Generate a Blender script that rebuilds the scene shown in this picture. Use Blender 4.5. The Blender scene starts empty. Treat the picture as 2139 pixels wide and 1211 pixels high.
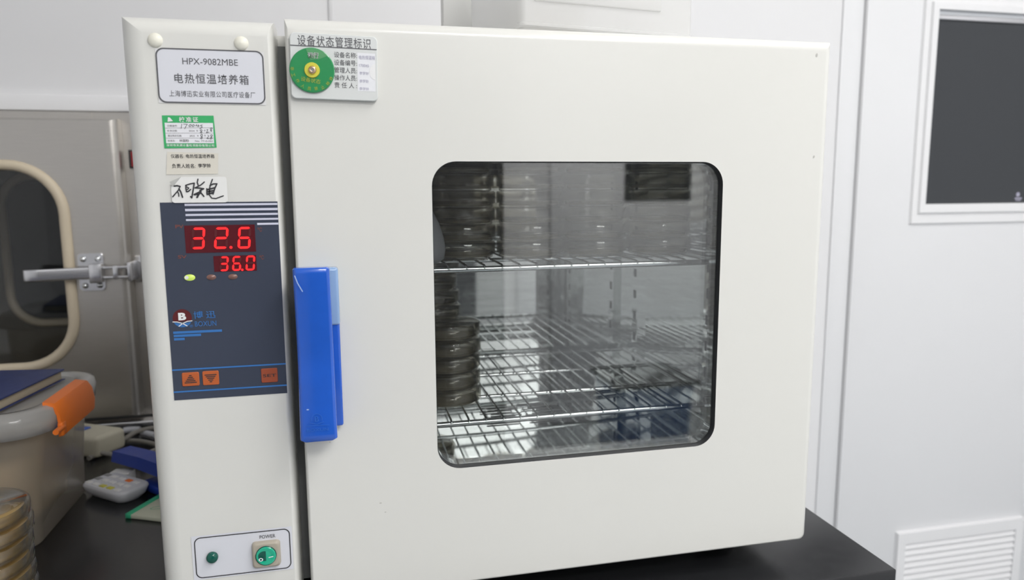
import bpy, bmesh, math, random
from mathutils import Vector, Matrix
random.seed(7)
S = bpy.context.scene
COL = S.collection

# ------------------------------------------------------------------ camera
YAW, PIT, ROL, FPX = math.radians(12.86), math.radians(8.03), math.radians(-0.36), 1509.0
cam_d = bpy.data.cameras.new('camera')
cam = bpy.data.objects.new('camera', cam_d); COL.objects.link(cam)
cy, sy, cp, sp = math.cos(YAW), math.sin(YAW), math.cos(PIT), math.sin(PIT)
fwd = Vector((sy*cp, cy*cp, -sp)); rt = Vector((cy, -sy, 0)); up = rt.cross(fwd)
right = math.cos(ROL)*rt + math.sin(ROL)*up
upv = -math.sin(ROL)*rt + math.cos(ROL)*up
M = Matrix((right, upv, -fwd)).transposed().to_4x4()
M.translation = Vector((0, -0.68, 0.4255))
cam.matrix_world = M
cam_d.sensor_width = 36.0
cam_d.lens = 36.0*FPX/2139.0
cam_d.clip_start = 0.02
cam_d.dof.use_dof = True
cam_d.dof.focus_distance = 0.70
cam_d.dof.aperture_fstop = 5.6
S.camera = cam

# ------------------------------------------------------------------ world, exposure
w = bpy.data.worlds.new('world'); S.world = w; w.use_nodes = True
w.node_tree.nodes['Background'].inputs[0].default_value = (0.8, 0.85, 0.9, 1)
w.node_tree.nodes['Background'].inputs[1].default_value = 0.05
S.view_settings.view_transform = 'Standard'
S.view_settings.look = 'None'
S.view_settings.gamma = 1.0
S.view_settings.use_curve_mapping = False
S.view_settings.exposure = -0.3
try:
    S.cycles.use_denoising = True
    S.cycles.transparent_max_bounces = 48
    S.cycles.max_bounces = 14
    S.cycles.glossy_bounces = 8
    S.cycles.diffuse_bounces = 5
    S.cycles.sample_clamp_indirect = 4.0
except Exception:
    pass

# ------------------------------------------------------------------ materials
def mat(name, col, rough=0.5, metal=0.0, **k):
    m = bpy.data.materials.new(name); m.use_nodes = True
    b = m.node_tree.nodes['Principled BSDF']
    b.inputs['Base Color'].default_value = (*col, 1)
    b.inputs['Roughness'].default_value = rough
    b.inputs['Metallic'].default_value = metal
    if 'spec' in k: b.inputs['Specular IOR Level'].default_value = k['spec']
    if 'coat' in k:
        b.inputs['Coat Weight'].default_value = k['coat']; b.inputs['Coat Roughness'].default_value = k.get('coat_rough', 0.08)
    if 'emit' in k:
        b.inputs['Emission Color'].default_value = (*k['emit'], 1); b.inputs['Emission Strength'].default_value = k.get('strength', 1)
    if 'trans' in k: b.inputs['Transmission Weight'].default_value = k['trans']
    if 'alpha' in k: b.inputs['Alpha'].default_value = k['alpha']
    if 'aniso' in k: b.inputs['Anisotropic'].default_value = k['aniso']
    return m

def noisy(m, scale=40, lo=0.9, hi=1.0, detail=4, stretch=None, rough=None, bump=0.0):
    """multiply base colour by soft procedural noise; optional roughness range and bump"""
    nt = m.node_tree; b = nt.nodes['Principled BSDF']
    tc = nt.nodes.new('ShaderNodeTexCoord'); n = nt.nodes.new('ShaderNodeTexNoise')
    n.inputs['Scale'].default_value = scale; n.inputs['Detail'].default_value = detail
    src = tc.outputs['Object']
    if stretch:
        mp = nt.nodes.new('ShaderNodeMapping'); mp.inputs['Scale'].default_value = stretch
        nt.links.new(src, mp.inputs['Vector']); src = mp.outputs['Vector']
    nt.links.new(src, n.inputs['Vector'])
    mr = nt.nodes.new('ShaderNodeMapRange'); mr.inputs['From Min'].default_value = 0.3; mr.inputs['From Max'].default_value = 0.7
    mr.inputs['To Min'].default_value = lo; mr.inputs['To Max'].default_value = hi
    nt.links.new(n.outputs['Fac'], mr.inputs['Value'])
    mx = nt.nodes.new('ShaderNodeMix'); mx.data_type = 'RGBA'; mx.blend_type = 'MULTIPLY'; mx.inputs['Factor'].default_value = 1
    mx.inputs['A'].default_value = b.inputs['Base Color'].default_value[:]
    nt.links.new(mr.outputs['Result'], mx.inputs['B'])
    nt.links.new(mx.outputs['Result'], b.inputs['Base Color'])
    if rough:
        m2 = nt.nodes.new('ShaderNodeMapRange'); m2.inputs['From Min'].default_value = 0.3; m2.inputs['From Max'].default_value = 0.7
        m2.inputs['To Min'].default_value = rough[0]; m2.inputs['To Max'].default_value = rough[1]
        nt.links.new(n.outputs['Fac'], m2.inputs['Value']); nt.links.new(m2.outputs['Result'], b.inputs['Roughness'])
    if bump:
        bp = nt.nodes.new('ShaderNodeBump'); bp.inputs['Strength'].default_value = bump; bp.inputs['Distance'].default_value = 0.001
        nt.links.new(n.outputs['Fac'], bp.inputs['Height']); nt.links.new(bp.outputs['Normal'], b.inputs['Normal'])
    return m

def schlick(nt, ior, gloss=1.0):
    lw = nt.nodes.new('ShaderNodeLayerWeight'); lw.inputs['Blend'].default_value = 0.5
    f0 = ((ior-1)/(ior+1))**2
    p = nt.nodes.new('ShaderNodeMath'); p.operation = 'POWER'; p.inputs[1].default_value = 5
    nt.links.new(lw.outputs['Facing'], p.inputs[0])
    a = nt.nodes.new('ShaderNodeMath'); a.operation = 'MULTIPLY_ADD'
    a.inputs[1].default_value = (1-f0)*gloss; a.inputs[2].default_value = f0*gloss
    nt.links.new(p.outputs[0], a.inputs[0]); return a.outputs[0]

def clear(name, tint, edge, ior=1.45, rough=0.02, gloss=1.0):
    """thin clear wall: tinted see-through that darkens where looked along, plus a fresnel reflection"""
    m = bpy.data.materials.new(name); m.use_nodes = True; nt = m.node_tree
    for n in list(nt.nodes): nt.nodes.remove(n)
    out = nt.nodes.new('ShaderNodeOutputMaterial'); mix = nt.nodes.new('ShaderNodeMixShader')
    tr = nt.nodes.new('ShaderNodeBsdfTransparent'); gl = nt.nodes.new('ShaderNodeBsdfGlossy')
    gl.inputs['Roughness'].default_value = rough
    lw = nt.nodes.new('ShaderNodeLayerWeight'); lw.inputs['Blend'].default_value = 0.35
    mx = nt.nodes.new('ShaderNodeMix'); mx.data_type = 'RGBA'
    mx.inputs['A'].default_value = (*tint, 1); mx.inputs['B'].default_value = (*edge, 1)
    nt.links.new(lw.outputs['Facing'], mx.inputs['Factor']); nt.links.new(mx.outputs['Result'], tr.inputs['Color'])
    nt.links.new(schlick(nt, ior, gloss), mix.inputs[0])
    nt.links.new(tr.outputs[0], mix.inputs[1]); nt.links.new(gl.outputs[0], mix.inputs[2])
    nt.links.new(mix.outputs[0], out.inputs[0])
    return m

def milky(name, col, see=0.35, gloss=0.08, rough=0.25, seecol=(0.9, 0.9, 0.9), wall=0.5):
    """milky polypropylene: diffuse + translucent + partly see-through, soft shine"""
    m = bpy.data.materials.new(name); m.use_nodes = True; nt = m.node_tree
    for n in list(nt.nodes): nt.nodes.remove(n)
    out = nt.nodes.new('ShaderNodeOutputMaterial')
    d = nt.nodes.new('ShaderNodeBsdfDiffuse'); d.inputs[0].default_value = (*col, 1)
    t = nt.nodes.new('ShaderNodeBsdfTranslucent'); t.inputs[0].default_value = (*col, 1)
    x = nt.nodes.new('ShaderNodeBsdfTransparent'); x.inputs[0].default_value = (*seecol, 1)
    g = nt.nodes.new('ShaderNodeBsdfGlossy'); g.inputs['Roughness'].default_value = rough
    a = nt.nodes.new('ShaderNodeMixShader'); a.inputs[0].default_value = wall
    b = nt.nodes.new('ShaderNodeMixShader'); b.inputs[0].default_value = see
    c = nt.nodes.new('ShaderNodeMixShader')
    nt.links.new(d.outputs[0], a.inputs[1]); nt.links.new(t.outputs[0], a.inputs[2])
    nt.links.new(a.outputs[0], b.inputs[1]); nt.links.new(x.outputs[0], b.inputs[2])
    nt.links.new(schlick(nt, 1.45), c.inputs[0]); nt.links.new(b.outputs[0], c.inputs[1]); nt.links.new(g.outputs[0], c.inputs[2])
    nt.links.new(c.outputs[0], out.inputs[0])
    return m

K = {}
K['paint'] = noisy(mat('cream_enamel', (0.725, 0.722, 0.685), 0.28, coat=0.25, coat_rough=0.15), 3, 0.985, 1.0)
K['wallpaint'] = noisy(mat('white_wall_panel', (0.80, 0.80, 0.81), 0.45), 2, 0.98, 1.0)
K['doorpaint'] = noisy(mat('white_door_panel', (0.80, 0.805, 0.82), 0.35), 2, 0.98, 1.0)
K['joint'] = mat('panel_joint', (0.55, 0.55, 0.56), 0.6)
K['alu'] = mat('white_aluminium', (0.84, 0.84, 0.85), 0.3)
K['floor'] = noisy(mat('grey_vinyl', (0.42, 0.45, 0.47), 0.35), 6, 0.9, 1.0)
K['ceil'] = mat('ceiling_white', (0.85, 0.85, 0.85), 0.7)
K['bench'] = noisy(mat('black_resin', (0.011, 0.0115, 0.013), 0.25, spec=0.55), 60, 0.95, 1.05, rough=(0.23, 0.27))
K['cab'] = mat('grey_cabinet', (0.55, 0.57, 0.6), 0.4)
K['steel'] = noisy(mat('brushed_steel', (0.60, 0.575, 0.54), 0.3, 1.0), 30, 0.965, 1.02, stretch=(1, 1, 18), rough=(0.36, 0.42))
K['steelshade'] = mat('shaded_inner_steel', (0.24, 0.225, 0.20), 0.4, 1.0)  # steel colour darkened to carry the shade inside the pass box
K['chamber'] = noisy(mat('polished_chamber_steel', (0.80, 0.815, 0.81), 0.07, 1.0), 14, 0.93, 1.04, stretch=(1, 1, 14), rough=(0.02, 0.045))
K['chrome'] = mat('chrome_wire', (0.72, 0.74, 0.75), 0.16, 1.0)
K['zinc'] = mat('zinc_latch', (0.70, 0.70, 0.72), 0.26, 1.0)
K['rubber'] = mat('black_rubber', (0.022, 0.023, 0.025), 0.45)
K['gap'] = mat('dark_grey_body', (0.22, 0.225, 0.225), 0.5)
K['gasket'] = noisy(mat('cream_rubber', (0.66, 0.57, 0.43), 0.5), 8, 0.95, 1.0)
K['glass'] = clear('door_glass', (0.988, 0.993, 0.990), (0.965, 0.975, 0.973), 1.78, 0.0)
K['dish'] = clear('clear_dish', (0.985, 0.982, 0.972), (0.80, 0.78, 0.73), 1.55, 0.02)
K['agar'] = milky('brown_agar', (0.70, 0.66, 0.55), see=0.55, seecol=(0.92, 0.89, 0.80))
K['agar_y'] = milky('yellow_agar', (0.84, 0.61, 0.23), see=0.30, seecol=(0.95, 0.82, 0.48))
K['ink'] = mat('black_ink', (0.03, 0.03, 0.035), 0.6)
K['inkgrey'] = mat('grey_ink', (0.10, 0.10, 0.11), 0.6)
K['inkpale'] = mat('pale_violet_ink', (0.42, 0.41, 0.52), 0.6)
K['sheet'] = mat('bluish_white_film', (0.70, 0.71, 0.76), 0.35)
K['white'] = mat('white_print', (0.80, 0.80, 0.80), 0.5)
K['paper'] = mat('white_paper', (0.78, 0.79, 0.82), 0.6)
K['sticker'] = mat('white_sticker', (0.80, 0.80, 0.78), 0.45)
K['beige'] = mat('beige_sticker', (0.69, 0.66, 0.58), 0.5)
K['green'] = mat('green_sticker', (0.045, 0.42, 0.14), 0.4)
K['cap'] = mat('cream_cap', (0.82, 0.80, 0.70), 0.4)
K['navy'] = noisy(mat('slate_overlay', (0.045, 0.055, 0.085), 0.32, spec=0.5), 5, 0.95, 1.05)
K['stripe'] = mat('lilac_white_print', (0.62, 0.63, 0.74), 0.4)
K['blueprint'] = mat('blue_print', (0.04, 0.17, 0.46), 0.4)
K['maroon'] = mat('maroon_print', (0.11, 0.012, 0.014), 0.4)
K['redwin'] = mat('dark_red_window', (0.045, 0.004, 0.008), 0.25, emit=(0.09, 0.003, 0.006), strength=0.6)
K['seg'] = mat('lit_red_segment', (0.3, 0.01, 0.01), 0.4, emit=(1.0, 0.018, 0.022), strength=1.35)
K['segoff'] = mat('unlit_red_segment', (0.10, 0.008, 0.012), 0.4)
K['rust'] = mat('dull_rust_print', (0.21, 0.065, 0.05), 0.5)
K['ledgreen'] = mat('lit_green_lamp', (0.4, 0.5, 0.1), 0.3, emit=(0.45, 0.62, 0.08), strength=0.7)
K['ledbrown'] = mat('unlit_brown_lamp', (0.20, 0.10, 0.08), 0.3)
K['orange'] = noisy(mat('orange_key', (0.50, 0.115, 0.03), 0.4), 60, 0.9, 1.0)
K['orange2'] = mat('dim_orange_key', (0.32, 0.07, 0.03), 0.4)
K['switch'] = mat('khaki_switch_frame', (0.42, 0.38, 0.31), 0.4)
K['tealdark'] = mat('dark_teal_lamp', (0.004, 0.09, 0.065), 0.15)
K['teal'] = mat('lit_teal_rocker', (0.005, 0.33, 0.2), 0.1, emit=(0.0, 0.33, 0.19), strength=0.35, coat=1.0, coat_rough=0.02)
K['blue'] = noisy(mat('glossy_blue_plastic', (0.016, 0.105, 0.55), 0.2, coat=0.6, coat_rough=0.05), 25, 0.92, 1.05)
K['film'] = mat('pale_blue_film', (0.25, 0.38, 0.60), 0.12)
K['dialgreen'] = mat('dial_green', (0.022, 0.26, 0.085), 0.25, coat=0.4)
K['dialpale'] = mat('dial_pale_green', (0.10, 0.33, 0.14), 0.25, coat=0.4)
K['dialtext'] = mat('olive_yellow_print', (0.30, 0.40, 0.05), 0.5)
K['yellow'] = mat('yellow_disc', (0.62, 0.58, 0.06), 0.35)
K['brass'] = mat('brass_screw', (0.72, 0.52, 0.36), 0.25, 1.0)
K['acrylic'] = mat('pale_acrylic', (0.70, 0.72, 0.71), 0.15, coat=0.5)
K['bin'] = milky('bin_plastic', (0.68, 0.63, 0.55), see=0.58, seecol=(0.96, 0.94, 0.90))
K['lid'] = milky('lid_plastic', (0.88, 0.88, 0.86), see=0.35, rough=0.12)
K['clip'] = mat('orange_clip', (0.86, 0.19, 0.015), 0.4)
K['folder'] = noisy(mat('navy_cover', (0.022, 0.035, 0.13), 0.55), 90, 0.9, 1.1)
K['pages'] = noisy(mat('page_edges', (0.52, 0.45, 0.33), 0.8), 200, 0.8, 1.05, stretch=(1, 1, 60))
K['remote'] = mat('white_remote', (0.62, 0.63, 0.67), 0.4)
K['remoteprint'] = mat('grey_remote_print', (0.30, 0.30, 0.31), 0.5)
K['ivory'] = mat('ivory_plastic', (0.66, 0.62, 0.49), 0.4)
K['cable'] = mat('grey_cable', (0.28, 0.265, 0.235), 0.5)
K['navyblue'] = mat('blue_tool_plastic', (0.012, 0.045, 0.33), 0.4)
K['pad'] = mat('pad_paper', (0.58, 0.60, 0.48), 0.7)
K['padgreen'] = mat('pad_green', (0.04, 0.42, 0.22), 0.6)
K['boxw'] = milky('white_box_plastic', (0.96, 0.96, 0.955), see=0.38, wall=.45, seecol=(0.97, 0.97, 0.97))
K['card'] = mat('white_card', (0.82, 0.82, 0.80), 0.6)
K['kraft'] = noisy(mat('kraft_paper', (0.46, 0.35, 0.22), 0.8), 30, 0.8, 1.1, bump=0.4)
K['pane'] = mat('dark_window_pane', (0.060, 0.064, 0.070), 0.3, spec=0.12)
K['passglass'] = clear('pass_box_glass', (0.93, 0.94, 0.94), (0.85, 0.87, 0.87), 1.5, 0.02)
K['dark'] = mat('dark_space', (0.02, 0.025, 0.028), 0.6)
K['redled'] = mat('red_display', (0.12, 0.004, 0.006), 0.3, emit=(0.30, 0.01, 0.015), strength=0.4)
K['bluebin'] = mat('blue_waste_bin', (0.05, 0.10, 0.24), 0.4)
K['darkcab'] = mat('dark_cabinet', (0.045, 0.045, 0.05), 0.5)
K['lamp'] = mat('lamp_diffuser', (0.9, 0.9, 0.9), 0.5, emit=(1.0, 0.985, 0.965), strength=16.5)
K['lamp2'] = mat('lamp_diffuser_left', (0.9, 0.9, 0.9), 0.5, emit=(1.0, 0.985, 0.965), strength=24.0)
K['vessel'] = milky('grey_white_bottle', (0.52, 0.53, 0.55), see=0.2)

# ------------------------------------------------------------------ mesh building
class MB:
    def __init__(s): s.v, s.f, s.mi, s.sm = [], [], [], []
    def add(s, vs, fs, mi=0, sm=False):
        o = len(s.v); s.v += [tuple(p) for p in vs]
        for f in fs: s.f.append([i+o for i in f]); s.mi.append(mi); s.sm.append(sm)
        return s
    def box(s, x0, x1, y0, y1, z0, z1, mi=0):
        v = [(x, y, z) for z in (z0, z1) for y in (y0, y1) for x in (x0, x1)]
        return s.add(v, [(0, 2, 3, 1), (4, 5, 7, 6), (0, 1, 5, 4), (2, 6, 7, 3), (0, 4, 6, 2), (1, 3, 7, 5)], mi)
    def bbox(s, x0, x1, y0, y1, z0, z1, r=0.003, seg=3, mi=0, mtx=None):
        bm = bmesh.new(); bmesh.ops.create_cube(bm, size=1)
        for q in bm.verts: q.co = Vector(((x0+x1)/2+q.co.x*(x1-x0), (y0+y1)/2+q.co.y*(y1-y0), (z0+z1)/2+q.co.z*(z1-z0)))
        bmesh.ops.bevel(bm, geom=bm.edges[:], offset=r, segments=seg, profile=0.5, affect='EDGES')
        return s.bm(bm, mi, True, mtx)
    def bm(s, bm, mi=0, sm=False, mtx=None):
        bm.verts.index_update()
        vs = [(mtx @ q.co if mtx else q.co) for q in bm.verts]
        s.add(vs, [[q.index for q in f.verts] for f in bm.faces], mi, sm); bm.free(); return s
    def loft(s, loops, mi=0, sm=True, cap0=True, cap1=True, closed=True):
        n = len(loops[0]); vs = [p for l in loops for p in l]; fs = []
        for k in range(len(loops)-1):
            for i in range(n if closed else n-1):
                j = (i+1) % n; fs.append((k*n+i, k*n+j, (k+1)*n+j, (k+1)*n+i))
        s.add(vs, fs, mi, sm)
        if cap0: s.add(loops[0], [list(range(n))[::-1]], mi)
        if cap1: s.add(loops[-1], [list(range(n))], mi)
        return s
    def lathe(s, prof, n=48, c=(0, 0, 0), axis='z', mi=0, sm=True):
        loops = []
        for r, h in prof:
            l = []
            for i in range(n):
                a = 2*math.pi*i/n
                if axis == 'z': l.append((c[0]+r*math.cos(a), c[1]+r*math.sin(a), c[2]+h))
                else: l.append((c[0]+r*math.cos(a), c[1]+h, c[2]+r*math.sin(a)))
            loops.append(l)
        return s.loft(loops, mi, sm, prof[0][0] > 1e-6, prof[-1][0] > 1e-6)
    def tube(s, pts, r, n=8, mi=0, cap=True):
        pts = [Vector(p) for p in pts]; loops = []; prev = None
        for i, p in enumerate(pts):
            t = (pts[min(i+1, len(pts)-1)]-pts[max(i-1, 0)]).normalized()
            a = prev if prev is not None else (Vector((0, 0, 1)) if abs(t.z) < 0.9 else Vector((1, 0, 0)))
            u = (a - t*a.dot(t)).normalized(); prev = u; w_ = t.cross(u)
            loops.append([p+u*r*math.cos(2*math.pi*k/n)+w_*r*math.sin(2*math.pi*k/n) for k in range(n)])
        return s.loft(loops, mi, True, cap, cap)
    # flat marks: points (x, z) lying at depth y, facing -y
    def poly(s, pts, y, mi=0): return s.add([(p[0], y, p[1]) for p in pts], [list(range(len(pts)))], mi)
    def rect(s, a, b, y, mi=0): return s.poly([(a[0], a[1]), (b[0], a[1]), (b[0], b[1]), (a[0], b[1])], y, mi)
    def ell(s, c, rx, rz, y, n=40, mi=0, a0=0, a1=2*math.pi):
        full = abs(a1-a0-2*math.pi) < 1e-6
        pts = [(c[0]+rx*math.cos(a0+(a1-a0)*i/n), c[1]+rz*math.sin(a0+(a1-a0)*i/n)) for i in range(n if full else n+1)]
        if not full: pts.append(c)
        return s.poly(pts, y, mi)
    def band(s, outer, inner, y, mi=0):
        n = len(outer); vs = [(p[0], y, p[1]) for p in outer]+[(p[0], y, p[1]) for p in inner]
        return s.add(vs, [(i, (i+1) % n, n+(i+1) % n, n+i) for i in range(n)], mi)
    def stroke(s, pts, wd, y, mi=0):
        for i in range(len(pts)-1):
            a, b = Vector(pts[i]), Vector(pts[i+1]); d = b-a
            if d.length < 1e-7: continue
            n_ = Vector((-d.y, d.x)).normalized()*wd/2
            s.poly([a+n_, a-n_, b-n_, b+n_], y-1e-6*i, mi)
        for i, p in enumerate(pts): s.ell(p, wd/2, wd/2, y-1e-6*i-5e-7, 10, mi)
        return s

def rrect(x0, x1, z0, z1, r, n=6):
    """counter-clockwise rounded rectangle as (x, z); r = one radius or (bl, br, tr, tl)"""
    if not hasattr(r, '__len__'): r = (r,)*4
    out = []
    for k, (cx, cz, a) in enumerate(((x0, z0, math.pi), (x1, z0, 1.5*math.pi), (x1, z1, 0), (x0, z1, .5*math.pi))):
        rr = max(r[k], 1e-5); sx, sz = (1 if k in (0, 3) else -1), (1 if k in (0, 1) else -1)
        for i in range(n+1):
            t = a+.5*math.pi*i/n
            out.append((cx+sx*rr+rr*math.cos(t), cz+sz*rr+rr*math.sin(t)))
    return out
def at_y(l, y): return [(p[0], y, p[1]) for p in l]

def mats_of(m): return [K[q] for q in (m if isinstance(m, (list, tuple)) else [m])]
def root_of(o):
    while o.parent: o = o.parent
    return o
def obj(name, mb, m, parent=None, local=False, label=None, weld=False):
    """link one mesh object; world coordinates are turned into the (unrotated) root's own unless local"""
    me = bpy.data.meshes.new(name)
    off = Vector((0, 0, 0)) if (parent is None or local) else root_of(parent).location
    me.from_pydata([Vector(p)-off for p in mb.v], [], mb.f)
    for q in mats_of(m): me.materials.append(q)
    me.polygons.foreach_set('material_index', mb.mi); me.polygons.foreach_set('use_smooth', mb.sm)
    bm = bmesh.new(); bm.from_mesh(me)
    if weld: bmesh.ops.remove_doubles(bm, verts=bm.verts, dist=1e-6)
    if any(mb.sm): bmesh.ops.recalc_face_normals(bm, faces=bm.faces)
    bm.to_mesh(me); bm.free(); me.update()
    o = bpy.data.objects.new(name, me); COL.objects.link(o); o.parent = parent
    if label: o['label'] = label
    return o
def sharp(o, deg=35):
    me = o.data; lim = math.cos(math.radians(deg))
    bm = bmesh.new(); bm.from_mesh(me)
    for e in bm.edges:
        if len(e.link_faces) == 2 and e.link_faces[0].normal.dot(e.link_faces[1].normal) < lim: e.smooth = False
    bm.to_mesh(me); bm.free(); return o
def thing(name, label, cat, loc=(0, 0, 0), group=None, rot=None):
    o = bpy.data.objects.new(name, None); COL.objects.link(o); o.location = loc
    o.empty_display_size = 0.02
    if rot: o.rotation_euler = rot
    o['label'] = label; o['category'] = cat
    if group: o['group'] = group
    return o
def tag(o, label, cat, group=None):
    o['label'] = label; o['category'] = cat
    if group: o['group'] = group
    return o
def struct(name, mb, m, parent=None, label=None, **k):
    o = obj(name, mb, m, parent, **k)
    if parent is None:
        o['kind'] = 'structure'; o['category'] = name.split('_')[0]
        if label: o['label'] = label
    return o
def origin_to(o, loc):
    loc = Vector(loc); o.data.transform(Matrix.Translation(-loc)); o.location = loc; return o

def glyphs(body, lb, rt, y, bold=0.0, shear=0.0, spacing=1.0, rot=0.0):
    """text as a flat mesh filling the rectangle lb..rt in the x-z plane at depth y"""
    cu = bpy.data.curves.new('t', 'FONT'); cu.body = body; cu.size = 1; cu.shear = shear
    cu.space_character = spacing; cu.offset = bold; cu.resolution_u = 3; cu.fill_mode = 'FRONT'
    o = bpy.data.objects.new('t', cu); COL.objects.link(o)
    dg = bpy.context.evaluated_depsgraph_get(); dg.update()
    me = bpy.data.meshes.new_from_object(o.evaluated_get(dg))
    mb = MB()
    vs = [v.co for v in me.vertices]
    if vs:
        x0, x1 = min(p.x for p in vs), max(p.x for p in vs); z0, z1 = min(p.y for p in vs), max(p.y for p in vs)
        sx, sz = (rt[0]-lb[0])/max(x1-x0, 1e-6), (rt[1]-lb[1])/max(z1-z0, 1e-6)
        cx, cz = (lb[0]+rt[0])/2, (lb[1]+rt[1])/2; cr, sr = math.cos(rot), math.sin(rot)
        out = []
        for p in vs:
            a, b = (p.x-(x0+x1)/2)*sx, (p.y-(z0+z1)/2)*sz
            out.append((cx+a*cr-b*sr, y, cz+a*sr+b*cr))
        mb.add(out, [list(q.vertices) for q in me.polygons])
    bpy.data.objects.remove(o); bpy.data.curves.remove(cu); bpy.data.meshes.remove(me)
    return mb
def merge(*mbs):
    r = MB()
    for i in mbs:
        q, mi = i if isinstance(i, tuple) else (i, None)
        for f, m_, s_ in zip(q.f, q.mi, q.sm): r.f.append([k+len(r.v) for k in f]); r.mi.append(m_ if mi is None else mi); r.sm.append(s_)
        r.v += q.v
    return r
def fill_holes(outer, holes, y, mi=0):
    """flat face at depth y with holes"""
    bm = bmesh.new(); edges = []
    for l in [outer]+holes:
        vs = [bm.verts.new((p[0], y, p[1])) for p in l]
        edges += [bm.edges.new((vs[i], vs[(i+1) % len(vs)])) for i in range(len(vs))]
    bmesh.ops.triangle_fill(bm, edges=edges, use_beauty=True, use_dissolve=False)
    for f in bm.faces:
        f.normal_update()
        if f.normal.y > 0: f.normal_flip()
    return MB().bm(bm, mi)
def bent_shell(x0, x1, z0, z1, yf, yb, rl, rr, rt_, rb, corner=(1e-4,)*4, holes=(), n=8, dep=None):
    """folded sheet-metal front: flat face, four bent edges meeting in mitres, sides running back to yb"""
    loops = []; D_ = dep or max(rl, rr, rt_, rb)
    for k in range(n+1):
        th = .5*math.pi*k/n; ins = 1-math.sin(th)      # k=0 outermost
        dy = D_*(1-math.sin(th)) if False else D_*(1-math.sin(th))
        f = 1-math.cos(th)
        loops.append((f, D_*(1-math.sin(th))))
    mb = MB(); rings = [at_y(rrect(x0, x1, z0, z1, corner, 6), yb)]
    for f, dy in loops:
        c = [max(q*(1-f*.6), 1e-4) for q in corner]
        rings.append(at_y(rrect(x0+rl*f, x1-rr*f, z0+rb*f, z1-rt_*f, c, 6), yf+dy))
    mb.loft(rings, 0, True, False, False)
    inner = [(p[0], p[2]) for p in rings[-1]]
    return merge(mb, fill_holes(inner, list(holes), yf))


# tables below give positions on the flat front in steps of a ruled sheet; sheet() turns a step into metres on that front
def sheet(u, v, h):
    d = h[6]*u+h[7]*v+h[8]
    return ((h[0]*u+h[1]*v+h[2])/d, (h[3]*u+h[4]*v+h[5])/d)
RULE = (0.000372926594, -1.4239061e-05, -0.262982221, -5.58680423e-05, -0.000411115085, 0.57677434, -0.000125708943, -7.58383796e-05, 1)
RULE_SIGN = (0.000370184487, -1.4134362e-05, -0.261048528, -5.58505394e-05, -0.000408329447, 0.57566194, -0.000125708943, -7.58383796e-05, 1)
def FT(p): return sheet(p[0], p[1], RULE)
def ST(p):
    x, z = sheet(p[0], p[1], RULE_SIGN); x -= -0.00520; z -= 0.53220
    return (x*math.cos(.0178)-z*math.sin(.0178), x*math.sin(.0178)+z*math.cos(.0178))
def C3P(x, y): return FT((320+x/5.503, 410+y/5.503))
def C4P(x, y): return FT((320+x/5.267, 620+y/5.267))
def C5P(x, y): return FT((300+x/10.695, 350+y/10.695))
def C6P(x, y): return FT((330+x/14.25, 235+y/14.25))
def C7P(x, y): return FT((390+x/7.376, 1080+y/7.376))

# ================================================================== ROOM
FZ, CZ = -0.78, 1.95           # floor and ceiling (bench top is z = 0)
WX0, WX1, WY0, WY1 = -1.75, 2.35, -2.75, 0.74
t_ = 0.06
struct('floor', MB().box(WX0-t_, WX1+t_, WY0-t_, WY1+t_, FZ-t_, FZ), 'floor')
struct('ceiling', MB().box(WX0-t_, WX1+t_, WY0-t_, WY1+t_, CZ, CZ+t_), 'ceil')
struct('wall_left', MB().box(WX0-t_, WX0, WY0-t_, WY1+t_, FZ, CZ), 'wallpaint')
struct('wall_right', MB().box(WX1, WX1+t_, WY0-t_, WY1+t_, FZ, CZ), 'wallpaint')
struct('wall_front', MB().box(WX0, WX1, WY0-t_, WY0, FZ, CZ), 'wallpaint')
# back wall, with an opening for the pass box (x -0.93..-0.33, z 0.0..0.56)
PX0, PX1, PZ0, PZ1 = -0.95, -0.335, 0.0, 0.5615
DX0, DX1 = 1.108, 1.815       # door leaf on the back wall
wb = MB()
wb.box(WX0, PX0, WY1, WY1+t_, FZ, CZ); wb.box(PX0, PX1, WY1, WY1+t_, PZ1, CZ)
wb.box(PX0, PX1, WY1, WY1+t_, FZ, PZ0); wb.box(PX1, WX1, WY1, WY1+t_, FZ, CZ)
struct('wall_back', wb, 'wallpaint')
struct('trim_1', MB().bbox(-1.6, -0.012, WY1-0.012, WY1, 0.5615, 0.5885, 0.002, 2), 'alu')        # ledge strip over the pass box
struct('trim_2', MB().bbox(-0.0175, -0.0095, WY1-0.003, WY1, 0.5885, CZ, 0.001, 1), 'alu')       # joint strip of the wall panels
# door on the right: frame strips, leaf with window and louvre
dr = struct('door_1', MB().bbox(DX0+.0015, DX1-.003, WY1-0.012, WY1-.0005, FZ+0.01, 1.25, 0.002, 2), 'doorpaint', label='white panel door with a dark window above and a louvre grille below')
fr = MB().bbox(DX0-0.052, DX0-.001, WY1-0.004, WY1, FZ, 1.31, 0.0015, 2); fr.bbox(DX1+.001, DX1+0.052, WY1-0.004, WY1, FZ, 1.31, 0.003, 2); fr.bbox(DX0, DX1, WY1-0.004, WY1, 1.253, 1.31, 0.003, 2)
struct('trim_3', fr, 'doorpaint')
struct('trim_4', MB().box(DX0-0.0010, DX0+0.0015, WY1-0.008, WY1-.0004, FZ, 1.25), 'joint')          # shadow gap beside the leaf
yd = WY1-0.012
WN = (1.2805, 1.5745, 0.3835, 0.8070)   # pane x0, x1, z0, z1
wf = MB()
o_, i_ = (WN[0]-0.032, WN[1]+0.032, WN[2]-0.046, WN[3]+0.030), WN
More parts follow.
